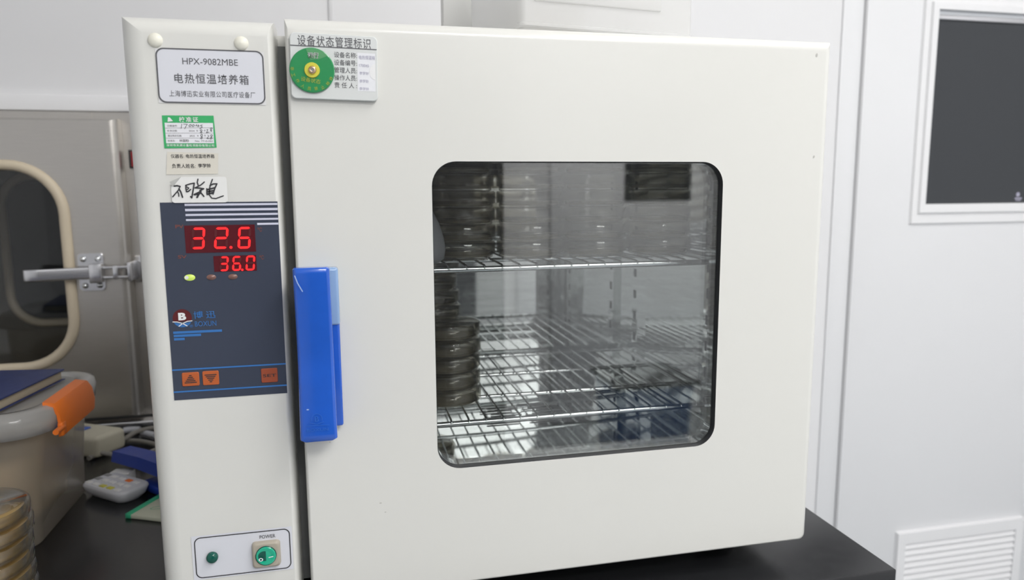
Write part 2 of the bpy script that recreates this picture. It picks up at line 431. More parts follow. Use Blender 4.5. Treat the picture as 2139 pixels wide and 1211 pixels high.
for a, b, q in ((0.0, 0.0, 0.0),):
    loops = [at_y(rrect(o_[0], o_[1], o_[2], o_[3], 1e-4, 1), yd), at_y(rrect(o_[0]+.003, o_[1]-.003, o_[2]+.003, o_[3]-.003, 1e-4, 1), yd-0.006),
             at_y(rrect(i_[0]-.016, i_[1]+.016, i_[2]-.022, i_[3]+.016, 1e-4, 1), yd-0.006), at_y(rrect(i_[0]-.014, i_[1]+.014, i_[2]-.019, i_[3]+.014, 1e-4, 1), yd-0.012),
             at_y(rrect(*i_, 1e-4, 1), yd-0.012), at_y(rrect(*i_, 1e-4, 1), yd-0.001)]
    wf.loft(loops, 0, False, False, False)
win = obj('window_frame', wf, 'alu', dr)
obj('window_pane', MB().box(WN[0], WN[1], yd-0.003, yd-0.0005, WN[2], WN[3]-0.012), 'pane', win)
obj('blind_rail', merge(MB().bbox(WN[0]+.0005, WN[1]-.0005, yd-0.0075, yd-0.0032, WN[3]-0.0205, WN[3]-.0095, 0.002, 2), (MB().box(WN[0]+.0005, WN[1]-.0005, yd-0.005, yd-0.0032, WN[3]-.0095, WN[3]-.0005), 1)), ['zinc', 'cab'], win, label='silver strip across the top of the dark pane')
mk = MB().ell((1.54290, 0.40320), .0052, .0052, yd-0.0034, 20); mk.rect((1.53450, 0.39260), (1.55470, 0.39580), yd-0.0034); mk.rect((1.53760, 0.38870), (1.55250, 0.39080), yd-0.0034)
obj('glass_mark', mk, 'inkpale', win, label='small pale maker mark in the lower right of the pane')
LV = (1.2735, 1.6475, -0.70, -0.4075)
lf = MB(); li = (LV[0]+.024, LV[1]-.024, LV[2]+.024, LV[3]-.030)
lf.loft([at_y(rrect(*LV, 1e-4, 1), yd), at_y(rrect(LV[0]+.002, LV[1]-.002, LV[2]+.002, LV[3]-.002, 1e-4, 1), yd-0.010),
         at_y(rrect(*li, 1e-4, 1), yd-0.010), at_y(rrect(*li, 1e-4, 1), yd-0.0005)], 0, False, False, False)
lo = obj('louvre_frame', lf, 'alu', dr)
n_sl = int((li[3]-li[2])/0.0163)
for k in range(n_sl):
    zt = li[3]-0.0005-k*0.0163
    prof = [(yd-0.0008, zt), (yd-0.0022, zt-.0015), (yd-0.0085, zt-0.0120), (yd-0.0085, zt-0.0150), (yd-0.0060, zt-.0160), (yd-0.0008, zt-.0160+.006)]
    obj('slat', MB().loft([[(li[0], a, b) for a, b in prof], [(li[1], a, b) for a, b in prof]], 0, False), 'alu', lo)
# door behind the camera (seen mirrored in the incubator glass)
dr2 = struct('door_2', MB().bbox(0.98, 1.88, WY0, WY0+0.03, FZ+0.01, 1.25, 0.003, 2), 'doorpaint', label='white door with a dark window on the opposite wall')
obj('window_pane', MB().box(1.36, 1.72, WY0+0.03, WY0+0.034, 0.36, 0.86), 'pane', dr2)
# ceiling lamps
for x_, y_, sx_, sy_, mk_, lb_ in ((1.05, -0.85, 0.6, 1.2, 'lamp', 'flat white ceiling panel lamp nearer the door side'), (0.75, -2.25, 1.2, 0.6, 'lamp2', 'flat white ceiling panel lamp near the opposite wall')):
    cl = thing('ceiling_light', lb_, 'ceiling lamp', (x_, y_, CZ), 'ceiling panel lamps')
    ff = MB()
    for a, b, c_, d_ in ((x_-sx_/2-.02, x_+sx_/2+.02, y_-sy_/2-.02, y_-sy_/2), (x_-sx_/2-.02, x_+sx_/2+.02, y_+sy_/2, y_+sy_/2+.02), (x_-sx_/2-.02, x_-sx_/2, y_-sy_/2, y_+sy_/2), (x_+sx_/2, x_+sx_/2+.02, y_-sy_/2, y_+sy_/2)):
        ff.box(a, b, c_, d_, CZ-0.03, CZ)
    obj('lamp_frame', ff, 'alu', cl)
    obj('diffuser', MB().add([(x_-sx_/2, y_-sy_/2, CZ-.02), (x_-sx_/2, y_+sy_/2, CZ-.02), (x_+sx_/2, y_+sy_/2, CZ-.02), (x_+sx_/2, y_-sy_/2, CZ-.02)], [(0, 1, 2, 3)]), mk_, cl)
# behind the camera: cabinet added to darken the glass reflection, and the mirrored bin
cb = thing('stand_in_cabinet', '-', 'cabinet', (0.19, -2.55, FZ))
cb['label'] = 'added tall dark cabinet shape making the dark reflection left in the incubator glass'
obj('cabinet_body', MB().bbox(-0.30, 0.675, -2.745, -2.40, FZ, 1.05, 0.004, 2), 'darkcab', cb)
for s_ in (0, 1):
    d_ = obj('cabinet_door', MB().bbox(-0.295+s_*.484, 0.185+s_*.484, -2.399, -2.382, FZ+0.02, 1.04, 0.003, 2), 'darkcab', cb)
    obj('door_handle', MB().bbox(0.155+s_*.05, 0.167+s_*.05, -2.381, -2.365, 0.05, 0.17, 0.002, 2), 'zinc', d_)
wbn = thing('waste_bin', 'blue lidded bin mirrored low in the right half of the incubator glass', 'bin', (1.19, -2.05, FZ))
obj('bin_body', MB().loft([at_y([], 0)] and [[(1.19+p[0]*q, -2.05+p[1]*q, z) for p in rrect(-.17, .17, -.15, .15, .04)] for q, z in ((.86, FZ), (1.0, -0.37))], 0, True), 'bluebin', wbn)
obj('bin_lid', MB().bbox(1.01, 1.37, -2.215, -1.885, -0.368, -0.345, 0.01, 3), 'darkcab', wbn)

# ================================================================== BENCH
be = thing('lab_bench', 'black resin topped laboratory bench carrying the incubator', 'bench', (0, 0.35, FZ))
obj('worktop', MB().bbox(-1.70, 0.5865, -0.0375, WY1-0.0005, -0.030, 0.0, 0.0015, 2), 'bench', be)
obj('base_cabinet', MB().bbox(-1.68, 0.55, 0.03, WY1-0.01, FZ+0.08, -0.0305, 0.003, 2), 'cab', be)
obj('plinth', MB().box(-1.66, 0.53, 0.08, WY1-0.02, FZ, FZ+0.08), 'rubber', be)

# ================================================================== INCUBATOR
HX0, HX1, HZ0, HZ1 = 0.0792, 0.3774, 0.1506, 0.4505       # window hole
CX0, CX1, CZ0, CZ1, CYB = 0.025, 0.4255, 0.135, 0.535, 0.375   # chamber
BZ0, BZ1 = 0.030, 0.5665
inc = thing('incubator', 'cream enamelled benchtop incubator with red digital display and glass door window', 'incubator', (0.16, 0.24, 0.0))
# main body with the chamber opening in its front
bd = MB()
bo = rrect(-0.1765, 0.495, BZ0, BZ1, 1e-4, 1)
bd.add(at_y(bo, 0.047)+at_y(bo, 0.47), [(i, (i+1) % len(bo), (i+1) % len(bo)+len(bo), i+len(bo)) for i in range(len(bo))])
bd.poly(bo[::-1], 0.47)
bd = merge(bd, fill_holes(bo, [rrect(CX0, CX1, CZ0, CZ1, .008, 4)], 0.047))
o = obj('cabinet_body', bd, 'paint', inc)
# dark recess strip seen down the slot between control column and door
obj('slot_liner', MB().box(-0.0590, -0.0440, 0.0405, 0.0468, 0.032, 0.5560), 'gap', inc, label='dark strip deep in the slot between column and door')
# control column front
col = bent_shell(-0.1790, -0.0556, BZ0+.002, 0.5712, 0.0, 0.0465, 0.0185, 0.0050, 0.0150, 0.006, n=12)
sharp(obj('control_column', col, 'paint', inc, weld=True), 40)
# chamber
ch = MB()
cr_ = rrect(CX0, CX1, CZ0, CZ1, .008, 4)
ch.loft([at_y(cr_, 0.0455), at_y(cr_, CYB)], 0, True, False, True)
o = sharp(obj('chamber', ch, 'chamber', inc, weld=True, label='polished steel chamber seen through the door glass'), 30)
lip = MB()
lo_ = [at_y(rrect(CX0-.006, CX1+.006, CZ0-.002, CZ1+.006, .010, 4), 0.0465), at_y(rrect(CX0-.005, CX1+.005, CZ0+.0005, CZ1+.005, .010, 4), 0.0430),
       at_y(rrect(CX0-.001, CX1+.001, CZ0+.0045, CZ1+.001, .009, 4), 0.0425), at_y(rrect(CX0+.002, CX1-.002, CZ0+.0065, CZ1-.002, .008, 4), 0.0460), at_y(rrect(CX0+.002, CX1-.002, CZ0+.001, CZ1-.002, .008, 4), 0.0520)]
lip.loft(lo_, 0, True, False, False)
obj('chamber_rim', lip, 'chrome', inc)
# slotted uprights on the side walls
for x_, sgn in ((CX1, -1), (CX0, 1)):
    for y_ in (0.090, 0.315):
        up_ = MB().box(min(x_, x_+sgn*.007), max(x_, x_+sgn*.007), y_, y_+.020, CZ0+.012, CZ1-.03)
        for k in range(11):
            zz = CZ0+.03+k*.032
            up_ = merge(up_, (MB().box(x_+sgn*.0068 if sgn > 0 else x_-.0076, x_+.0076 if sgn > 0 else x_-.0068, y_+.006, y_+.014, zz, zz+.012), 1))
        obj('shelf_upright', up_, ['chamber', 'dark'], inc)
# wire shelves
for zt in (0.1795, 0.3455):
    y0_, y1_ = 0.062, 0.362; x0_, x1_ = CX0+.010, CX1-.010
    fr_ = MB().tube([(x0_, y0_, zt-.0035), (x1_, y0_, zt-.0035), (x1_, y1_, zt-.0035), (x0_, y1_, zt-.0035), (x0_, y0_, zt-.0035)], .0034, 10)
    fr_ = MB()
    for a, b in (((x0_, y0_), (x1_, y0_)), ((x1_, y0_), (x1_, y1_)), ((x1_, y1_), (x0_, y1_)), ((x0_, y1_), (x0_, y0_))):
        fr_.tube([(*a, zt-.0040), (*b, zt-.0040)], .0032, 12)
    sf = obj('wire_shelf', fr_, 'chrome', inc, label='chromed wire shelf, %s of the two' % ('lower' if zt < .3 else 'upper'))
    wr = MB(); n_w = 20
    for k in range(n_w):
        xw = x0_+.010+k*(x1_-x0_-.020)/(n_w-1)
        wr.tube([(xw, y0_-.0030, zt-.0035), (xw, y0_-.0022, zt-.0010), (xw, y0_+.004, zt), (xw, y1_-.004, zt), (xw, y1_+.002, zt-.002)], .0012, 8)
    obj('wires', wr, 'chrome', sf)
    for yy in (0.155, 0.255):
        obj('cross_rail', MB().tube([(x0_, yy, zt-.0042), (x1_, yy, zt-.0042)], .0026, 10), 'chrome', sf)
# perforated steel plate on the chamber floor
pl = MB()
for r_ in range(7):
    for c_ in range(2):
        xa = 0.16+c_*.055+(.012 if r_ % 2 else 0); ya = 0.165+r_*.012
        l1 = [(p[0], p[1], CZ0+.0012) for p in rrect(xa, xa+.042, ya, ya+.005, .0024, 3)]
        pl.add(l1, [list(range(len(l1)))])
obj('air_slot', pl, 'gap', inc, label='rows of dark slots cut in the chamber floor')

# door
hole = rrect(HX0, HX1, HZ0, HZ1, (.0235, .0225, .0230, .0230), 10)
dsh = bent_shell(-0.0466, 0.4982, 0.0266, 0.5738, 0.0, 0.0400, 0.0035, 0.0095, 0.0105, 0.0045, corner=(1e-4, .0085, 1e-4, 1e-4), holes=[hole], n=12)
door = sharp(obj('door', dsh, 'paint', inc, weld=True), 40)
hn = len(hole)
def shrink(d, base=None):
    return rrect(HX0+d, HX1-d, HZ0+d, HZ1-d, (.0235-d, .0225-d, .0230-d, .0230-d), 10)
gk = MB().loft([at_y(hole, 0.0), at_y(shrink(.0005), 0.0012), at_y(shrink(.0010), 0.0078)], 0, True, False, False)
obj('window_gasket', gk, 'rubber', door)
obj('window_pane', MB().loft([at_y(shrink(.0008), 0.0060), at_y(shrink(.0008), 0.0095)], 0, False), 'glass', door)
obj('inner_pane', MB().loft([at_y(shrink(.0008), 0.0175), at_y(shrink(.0008), 0.0205)], 0, False), 'glass', door)
lin = MB().loft([at_y(shrink(.0011), 0.0078), at_y(shrink(.0011), 0.0215)], 0, True, False, False)
lin = merge(lin, MB().band(shrink(.0011), [(p[0], p[1]) for p in rrect(HX0-.05, HX1+.05, HZ0-.06, HZ1+.06, .02, 10)][:hn], 0.0215))
lin = merge(lin, MB().loft([at_y(rrect(HX0-.05, HX1+.05, HZ0-.06, HZ1+.06, .02, 10), 0.0215), at_y(rrect(HX0-.05, HX1+.05, HZ0-.06, HZ1+.06, .02, 10), 0.0400)], 0, True, False, False))
lin = merge(lin, fill_holes(rrect(-0.0463, 0.4979, 0.0269, 0.5735, 1e-4, 2), [rrect(HX0-.05, HX1+.05, HZ0-.06, HZ1+.06, .02, 10)], 0.0400))
obj('door_liner', lin, 'chamber', door)
K['worn'] = mat('worn_enamel', (0.50, 0.49, 0.46), 0.6)
for a, r1, r2 in (((0.47840, 0.55890), .0011, .0019), ((0.48110, 0.45620), .0010, .0013), ((-0.02270, 0.18830), .0006, .0005), ((0.02260, 0.12270), .0012, .0006), ((0.02690, 0.11290), .0009, .0005)):
    obj('chip_mark', MB().ell(a, r1, r2, -0.0003, 10), 'worn', door)

# door handle (blue lever on a mount)
hd_z0, hd_z1 = 0.2010, 0.3575
loops = []
NS = 28
for k in range(NS+1):
    u = k/NS; z = hd_z0+(hd_z1-hd_z0)*u
    # front profile: stands off the door, swelling a little at both ends
    yf = -0.0285-0.0022*math.cos(2*math.pi*(u-.02))+0.0015*u
    xl, xr = -0.0474+0.0006*math.sin(3*u), -0.0148-0.0011*u
    yb = yf+0.0120
    sag = 0.0
    sec = rrect(xl, xr, yf, yb, (.0035, .0030, .0012, .0012), 4)
    if k == 0:
        loops.append([(xl+(xr-xl)*.5+(p[0]-(xl+xr)/2)*.86, (p[1]-(yf+yb)/2)*.72+(yf+yb)/2, z) for p in sec])
        zz = z+.0012; loops.append([(p[0], p[1], zz-0.0024*(1-((p[0]-(xl+xr)/2)/((xr-xl)/2))**2)) for p in sec]); loops[0] = [(p[0], p[1], p[2]-0.0024*(1-((p[0]-(xl+xr)/2)/((xr-xl)/2))**2)) for p in loops[0]]
    elif k == NS:
        loops.append([(p[0], p[1], z-.0012) for p in sec]); loops.append([((xl+xr)/2+(p[0]-(xl+xr)/2)*.9, (p[1]-(yf+yb)/2)*.8+(yf+yb)/2, z) for p in sec])
    else: loops.append([(p[0], p[1], z) for p in sec])
hd = sharp(obj('door_handle', MB().loft(loops, 0, True), 'blue', inc, weld=True, label='glossy blue lever handle'), 50)
hm = MB().bbox(-0.0455, -0.0092, -0.0130, 0.0, 0.2075, 0.3490, 0.002, 3)
hm.bbox(-0.0430, -0.0190, -0.0230, -0.0125, 0.2150, 0.3420, 0.002, 2)
obj('handle_mount', hm, 'blue', hd)
obj('mount_cover', MB().bbox(-0.0440, -0.0088, -0.0150, -0.0002, 0.3030, 0.3555, 0.0025, 3), 'film', hd, label='pale glossy block behind the top of the lever')
yh = -0.0312
em = glyphs('BOXUN', (-0.04120, 0.21020), (-0.02240, 0.21310), yh-.0001, bold=0.01)
em.stroke([(-0.04140, 0.21600), (-0.02150, 0.21530)], .0005, yh-.0001)
c_ = (-0.03210, 0.22150)
em.stroke([(c_[0]+.0046*math.cos(a*math.pi/12), c_[1]+.0050*math.sin(a*math.pi/12)) for a in range(-1, 14)], .0005, yh-.0001)
em.stroke([(c_[0]-.006, c_[1]-.0030), (c_[0], c_[1]-.0048), (c_[0]+.006, c_[1]-.0028)], .0005, yh-.0001)
em = merge(em, glyphs('B', (c_[0]-.0018, c_[1]-.0022), (c_[0]+.0018, c_[1]+.0026), yh-.0001))
obj('embossed_mark', em, mat('blue_emboss', (0.03, 0.14, 0.56), 0.25, coat=.5) and 'blue', hd)
bpy.data.objects['embossed_mark'].data.materials[0] = bpy.data.materials['blue_emboss']
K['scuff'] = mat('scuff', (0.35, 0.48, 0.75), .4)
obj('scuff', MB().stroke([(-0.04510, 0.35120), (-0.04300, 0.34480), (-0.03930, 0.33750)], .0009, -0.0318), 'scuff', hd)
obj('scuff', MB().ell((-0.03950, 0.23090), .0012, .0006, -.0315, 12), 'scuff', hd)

# screw caps
for c_ in ((-0.15040, 0.55000), (-0.08210, 0.55000)):
    obj('screw_cap', MB().lathe([(1e-7, -0.0032), (.0022, -0.0030), (.0042, -0.0022), (.0056, -0.0010), (.0060, 0.0)], 32, (c_[0], 0, c_[1]), 'y'), 'cap', inc)

# nameplate
e1 = -0.0004
npb = [(-0.15090, 0.54340), (-0.06400, 0.54330), (-0.06430, 0.49840), (-0.15100, 0.49880)]
npx = MB().poly(npb[::-1], e1)
npl = obj('nameplate', npx, mat('nameplate_film', (0.735, 0.735, 0.735), .35) and 'sheet', inc, label='nameplate with a black rounded border and three lines of print')
npl.data.materials[0] = bpy.data.materials['nameplate_film']
a_, b_ = (-0.14980, 0.49920), (-0.06560, 0.54410)
obj('border', MB().band(rrect(a_[0]-.0011, b_[0]+.0011, a_[1]-.0002, b_[1], .0062, 6), rrect(a_[0], b_[0], a_[1]+.0009, b_[1]-.0011, .0054, 6), e1-.0003), 'inkgrey', npl)
obj('inner_sheet', MB().poly(rrect(a_[0], b_[0], a_[1]+.0009, b_[1]-.0011, .0054, 6), e1-.0002), 'sheet', npl)
tx = glyphs('HPX-9082MBE', (-0.13010, 0.53110), (-0.08570, 0.53640), e1-.0004)
tx = merge(tx, glyphs('电热恒温培养箱', (-0.13730, 0.51530), (-0.07770, 0.52360), e1-.0004, bold=.006, spacing=1.18), glyphs('上海博迅实业有限公司医疗设备厂', (-0.14220, 0.50430), (-0.07290, 0.50940), e1-.0004, spacing=1.1))
obj('lettering', tx, 'inkgrey', npl)

# calibration sticker
q = [(-0.14930, 0.48850), (-0.10810, 0.48890), (-0.10710, 0.46190), (-0.14920, 0.46100)]
cs = obj('calibration_sticker', MB().poly(q[::-1], e1), 'green', inc, label='green bordered calibration sticker with handwritten dates')
q = [(-0.14760, 0.48240), (-0.10890, 0.48270), (-0.10890, 0.46550), (-0.14740, 0.46520)]
obj('white_field', MB().poly(q[::-1], e1-.0002), 'paper', cs)
tx = merge(glyphs('校准证', (-0.13600, 0.48320), (-0.12060, 0.48760), e1-.0004, bold=.015, spacing=1.3), glyphs('深圳市天溯计量检测股份有限公司', (-0.14720, 0.46250), (-0.10900, 0.46470), e1-.0004, bold=.01, spacing=1.1))
tx.poly([(-0.14510, 0.48320), (-0.14070, 0.48380), (-0.14300, 0.48680), (-0.14450, 0.48700)][::-1][::-1], e1-.0004)
obj('white_lettering', tx, 'white', cs)
tx = MB()
for b, l, r in (('仪器编号:', (349.6,264.6), (371,260.8)), ('校准日期:', (349.6,275), (370.5,271.2)), ('建议再校日期:', (351,285.6), (380,281.6)), ('校准员:', (351,296), (366,292)), ('2024', (395,275), (406.5,271.8)), ('年', (410.7,275), (414.2,271.5)), ('月', (426,274.5), (429,271)), ('2025', (396.5,285.8), (407,282)), ('年', (412,285.5), (415.6,282)), ('月', (426.4,285), (430,281.5)), ('No. 77-0-001', (408,296.4), (444.5,293))):
    tx = merge(tx, glyphs(b, FT(l), FT(r), e1-.0004, bold=.004))
tx = merge(tx, glyphs('林国翰', (-0.13680, 0.46640), (-0.12920, 0.46870), e1-.0004, bold=.01))
for a, b in (((-0.14740, 0.47800), (-0.10900, 0.47870)), ((-0.14740, 0.47370), (-0.10900, 0.47420)), ((-0.14740, 0.46950), (-0.10900, 0.47000))): tx.stroke([a, b], .00022, e1-.0004)
obj('grey_lettering', tx, mat('faded_print', (0.25, 0.24, 0.25), .6) and 'ink', cs)
bpy.data.objects['grey_lettering'].data.materials[0] = bpy.data.materials['faded_print']
hw = MB()
C6 = lambda l: [C6P(*p) for p in l]
for st in (((710, 340), (705, 400), (695, 475)), ((770, 345), (880, 350), (840, 410), (800, 485)), ((985, 350), (930, 375), (930, 415), (970, 420), (1000, 380), (985, 350)), ((1070, 355), (1030, 375), (1020, 410), (1060, 420), (1090, 390), (1070, 355)), ((1170, 350), (1130, 395), (1240, 400)), ((1215, 360), (1200, 432)), ((1330, 375), (1275, 380), (1285, 405), (1325, 425), (1300, 460), (1250, 475)),
           ((1310, 510), (1260, 520), (1270, 545), (1320, 590), (1300, 620), (1265, 600), (1320, 545), (1310, 510)), ((1455, 510), (1495, 510), (1450, 595), (1520, 580)), ((1600, 450), (1560, 470), (1580, 510), (1610, 550), (1585, 565), (1570, 530), (1620, 480), (1600, 450)),
           ((1325, 650), (1280, 665), (1285, 705), (1330, 750), (1310, 785), (1270, 770), (1330, 700), (1325, 650)), ((1490, 680), (1520, 700), (1460, 775), (1530, 770)), ((1610, 655), (1570, 670), (1590, 720), (1620, 770), (1570, 790), (1560, 765), (1630, 690), (1610, 655))):
    hw.stroke(C6(st), .00034, e1-.0005)
obj('handwriting', hw, 'ink', cs)

# beige name sticker
q = [(-0.14720, 0.45810), (-0.10610, 0.45700), (-0.10740, 0.43930), (-0.14920, 0.43880)]
bs = obj('name_sticker', MB().poly(q[::-1], e1), 'beige', inc, label='beige paper sticker with two printed lines')
tx = merge(glyphs('仪器名: 电热恒温培养箱', (-0.14450, 0.45270), (-0.10940, 0.45620), e1-.0003, bold=.003), glyphs('负责人姓名:', (-0.14410, 0.44430), (-0.12520, 0.44800), e1-.0003, bold=.006), glyphs('李学铃', (-0.12310, 0.44470), (-0.11270, 0.44820), e1-.0003, bold=.014))
obj('lettering', tx, 'ink', bs)

# handwritten sticker
a_, b_ = (-0.14590, 0.41460), (-0.10040, 0.43690)
hs = MB().poly(rrect(a_[0], b_[0], a_[1], b_[1], (.0024, .0024, .0024, .0105), 6), e1-.0010)
hs.poly(rrect(a_[0], b_[0], a_[1], b_[1], (.0024, .0024, .0024, .0105), 6)[::-1], e1-.0008)
cv = [(-0.14620, 0.43250), (-0.13710, 0.43700), (-0.14470, 0.43170)]
hs.add([(cv[0][0], e1-.0042, cv[0][1]), (cv[1][0], e1-.0011, cv[1][1]), (cv[2][0]+.0002, e1-.0011, cv[2][1]-.0035)], [(0, 2, 1), (0, 1, 2)])
hsx = obj('handwritten_sticker', hs, 'sticker', inc, label='white sticker with brushy black handwriting and one curled corner')
hw = MB(); C5 = lambda l: [C5P(*p) for p in l]
for st, wd in ((((695, 412), (760, 402), (825, 420)), .0020), (((825, 420), (790, 500), (660, 650)), .0016), (((800, 470), (840, 540), (880, 660)), .0020), (((772, 540), (795, 590), (797, 640)), .0015),
               (((950, 395), (1050, 362), (1140, 345)), .0017), (((1140, 345), (1120, 480), (1085, 675), (1060, 645)), .0019), (((955, 400), (955, 470), (970, 540), (1010, 530), (1060, 485)), .0017), (((975, 430), (1020, 455), (985, 490)), .0015),
               (((1222, 258), (1208, 330), (1228, 395)), .0017), (((1365, 320), (1290, 385), (1160, 450)), .0016), (((1160, 450), (1250, 455), (1350, 470)), .0020), (((1345, 470), (1270, 510), (1290, 530), (1140, 600)), .0022), (((1140, 605), (1240, 590), (1290, 560), (1355, 640)), .0019), (((1240, 590), (1205, 660)), .0026),
               (((1545, 262), (1505, 370), (1480, 470)), .0016), (((1490, 400), (1560, 365), (1645, 360), (1600, 460), (1560, 590)), .0018), (((1420, 470), (1425, 600), (1470, 590)), .0018), (((1440, 490), (1590, 450)), .0022), (((1430, 540), (1580, 510)), .0022), (((1440, 590), (1560, 560)), .0024), (((1490, 440), (1470, 600), (1530, 680), (1620, 690), (1700, 660), (1790, 628)), .0015)):
    hw.stroke(C5(st), wd*.62, e1-.0014)
obj('handwriting', hw, 'ink', hsx)

# control overlay
q = [(-0.15640, 0.41500), (-0.05880, 0.41490), (-0.05910, 0.23810), (-0.15570, 0.23970)]
x0_, x1_, z0_, z1_ = (q[0][0]+q[3][0])/2, (q[1][0]+q[2][0])/2, (q[2][1]+q[3][1])/2, (q[0][1]+q[1][1])/2
ov = obj('control_overlay', MB().rect((x0_, z0_), (x1_, z1_), e1), 'navy', inc, label='dark slate control overlay with a red digital display')
st = MB()
for l, r in (((386, 430), (580.3, 423.6)), ((387.2, 441), (580.5, 433.8)), ((388, 451), (581, 444.2)), ((389, 461.4), (581.5, 454.6)), ((537.5, 469.6), (582.5, 464.6))):
    a, b = FT(l), FT(r); st.rect(a, (x1_-.0002, b[1]), e1-.0003)
obj('stripes', st, 'stripe', ov)
def seven(mb, c, x0, x1, z0, z1, th, slant, y, lit, off):
    on = {'0': 'abcdef', '2': 'abged', '3': 'abgcd', '6': 'afgedc', '5': 'afgcd', '8': 'abcdefg'}[c]
    zm = (z0+z1)/2; sk = lambda x, z: (x+slant*(z-z0), z); h = th/2; g = th*.12
    segs = {'a': ((x0, z1-h), (x1, z1-h)), 'g': ((x0, zm), (x1, zm)), 'd': ((x0, z0+h), (x1, z0+h)), 'f': ((x0+h, zm), (x0+h, z1)), 'b': ((x1-h, zm), (x1-h, z1)), 'e': ((x0+h, z0), (x0+h, zm)), 'c': ((x1-h, z0), (x1-h, zm))}
    for s_, (p, r) in segs.items():
        if s_ in 'agd': pts = [(p[0]+g+h*.6, p[1]), (p[0]+g+th, p[1]-h), (r[0]-g-th, p[1]-h), (r[0]-g-h*.6, p[1]), (r[0]-g-th, p[1]+h), (p[0]+g+th, p[1]+h)]
        else: pts = [(p[0], p[1]+g+h*.4), (p[0]+h, p[1]+g+th), (p[0]+h, r[1]-g-th), (p[0], r[1]-g-h*.4), (p[0]-h, r[1]-g-th), (p[0]-h, p[1]+g+th)]
        (lit if s_ in on else off).poly([sk(*t) for t in pts], y)
C3 = lambda x, y: C3P(x, y)
for nm, wl, wr_, digs, dot, th in (('temperature display', (389, 528.5), (532, 468.6), (('3', (440, 608), (584, 355)), ('2', (700, 604), (852, 352)), ('6', (970, 602), (1112, 348))), (896, 585), .0021), ('set point display', (448, 567.5), (535, 532.3), (('3', (764, 860), (862, 686)), ('6', (908, 856), (1008, 682)), ('0', (1062, 852), (1166, 676))), (1026, 842), .00175)):
    a, b = FT(wl), FT(wr_)
    dw = obj('display_window', MB().rect(a, b, e1-.0003), 'redwin', ov, label='larger display reading 32.6' if 'temp' in nm else 'smaller display reading 36.0')
    lit, off = MB(), MB()
    for c, l, r in digs:
        pa, pb = C3(*l), C3(*r)
        seven(lit, c, pa[0], pb[0]-.0006, pa[1], pb[1], th, .10, e1-.0007, lit, off)
    p_ = C3(*dot); lit.ell(p_, th*.62, th*.62, e1-.0007, 16)
    obj('digits', lit, 'seg', ov, label='lit red figures %s' % ('32.6' if 'temp' in nm else '36.0')); obj('unlit_segments', off, 'segoff', ov)
for b, l, r in (('PV', (258, 368), (350, 325)), ('SV', (287, 715), (385, 674)), ('℃', (1202, 405), (1250, 356)), ('℃', (1225, 725), (1272, 676))):
    obj('rust_lettering', glyphs(b, C3(*l), C3(*r), e1-.0003, bold=.015), 'rust', ov)
for (cx, cz), m_, lb in (((422, 932), 'ledgreen', 'lit yellow green lamp'), ((670, 928), 'ledbrown', 'unlit brown lamp, middle of the row'), ((918, 922), 'ledbrown', 'unlit brown lamp, right end of the row')):
    c = C3(cx, cz); k_ = 1.15 if m_ == 'ledgreen' else 1
    mb = MB().lathe([(1e-7, -.0012), (.0022, -.0009), (.0040, 0)], 24, (0, 0, 0), 'y')
    mb.v = [(c[0]+p[0]*k_, e1-.0003+p[1], c[1]+p[2]*.62*k_) for p in mb.v]
    o = obj('indicator_lamp', mb, m_, ov, label=lb)
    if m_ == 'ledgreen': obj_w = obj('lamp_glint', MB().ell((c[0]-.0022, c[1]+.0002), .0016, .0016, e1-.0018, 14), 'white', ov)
C4 = lambda x, y: C4P(x, y)
c = C4(322, 230); rx = abs(C4(427, 230)[0]-c[0]); rz = rx*1.0
a0 = math.asin(-.40)
lg = MB().poly([(c[0]+rx*math.cos(t), c[1]+rz*math.sin(t)) for t in [a0+(math.pi-2*a0)*i/40 for i in range(41)]], e1-.0003)
lw_ = [(c[0]+rx*math.cos(t), c[1]-rz*.06+rz*math.sin(t)) for t in [math.pi-a0+(math.pi+2*a0)*i/24 for i in range(25)]]
lg = merge(lg, (MB().poly(lw_[:1]+[(c[0]-.2*rx, c[1]-.62*rz)]+[(c[0]+.2*rx, c[1]-.62*rz)]+lw_[-1:]+lw_[::-1][1:-1], e1-.0003), 1))
ww = MB()
ww.stroke([(c[0]-1.0*rx, c[1]-.40*rz), (c[0]-.55*rx, c[1]-.42*rz), (c[0], c[1]-.62*rz), (c[0]+.45*rx, c[1]-.92*rz)], rx*.10, e1-.0006)
ww.stroke([(c[0]+1.0*rx, c[1]-.36*rz), (c[0]+.5*rx, c[1]-.40*rz), (c[0], c[1]-.62*rz), (c[0]-.4*rx, c[1]-.92*rz)], rx*.10, e1-.0006)
lg = merge(lg, (ww, 2), (glyphs('B', C4(281, 256), C4(362, 170), e1-.0006, bold=.05), 2))
obj('emblem', lg, ['maroon', 'blueprint', 'white'], ov, label='round maroon and blue emblem with a white letter B')
tx = merge(glyphs('博迅', C4(447, 240), C4(684, 148), e1-.0003, spacing=1.45, bold=.004), glyphs('BOXUN', C4(462, 324), C4(694, 258), e1-.0003), glyphs('®', C4(405, 335), C4(440, 302), e1-.0003))
for l, r in (((222, 398), (758, 362)), ((228, 437), (528, 405)), ((232, 474), (348, 451))):
    a, b = C4(*l), C4(*r); zc = (a[1]+b[1])/2; tx.rect((a[0], zc-.0011), (b[0], zc+.0011), e1-.0003)
for yl, yr in ((793, 743), (1036, 978)):
    a, b = C4(215, yl), C4(1458, yr); zc = (a[1]+b[1])/2; tx.rect((x0_, zc-.0007), (x1_, zc+.0007), e1-.0003)
obj('blue_lettering', tx, 'blueprint', ov)
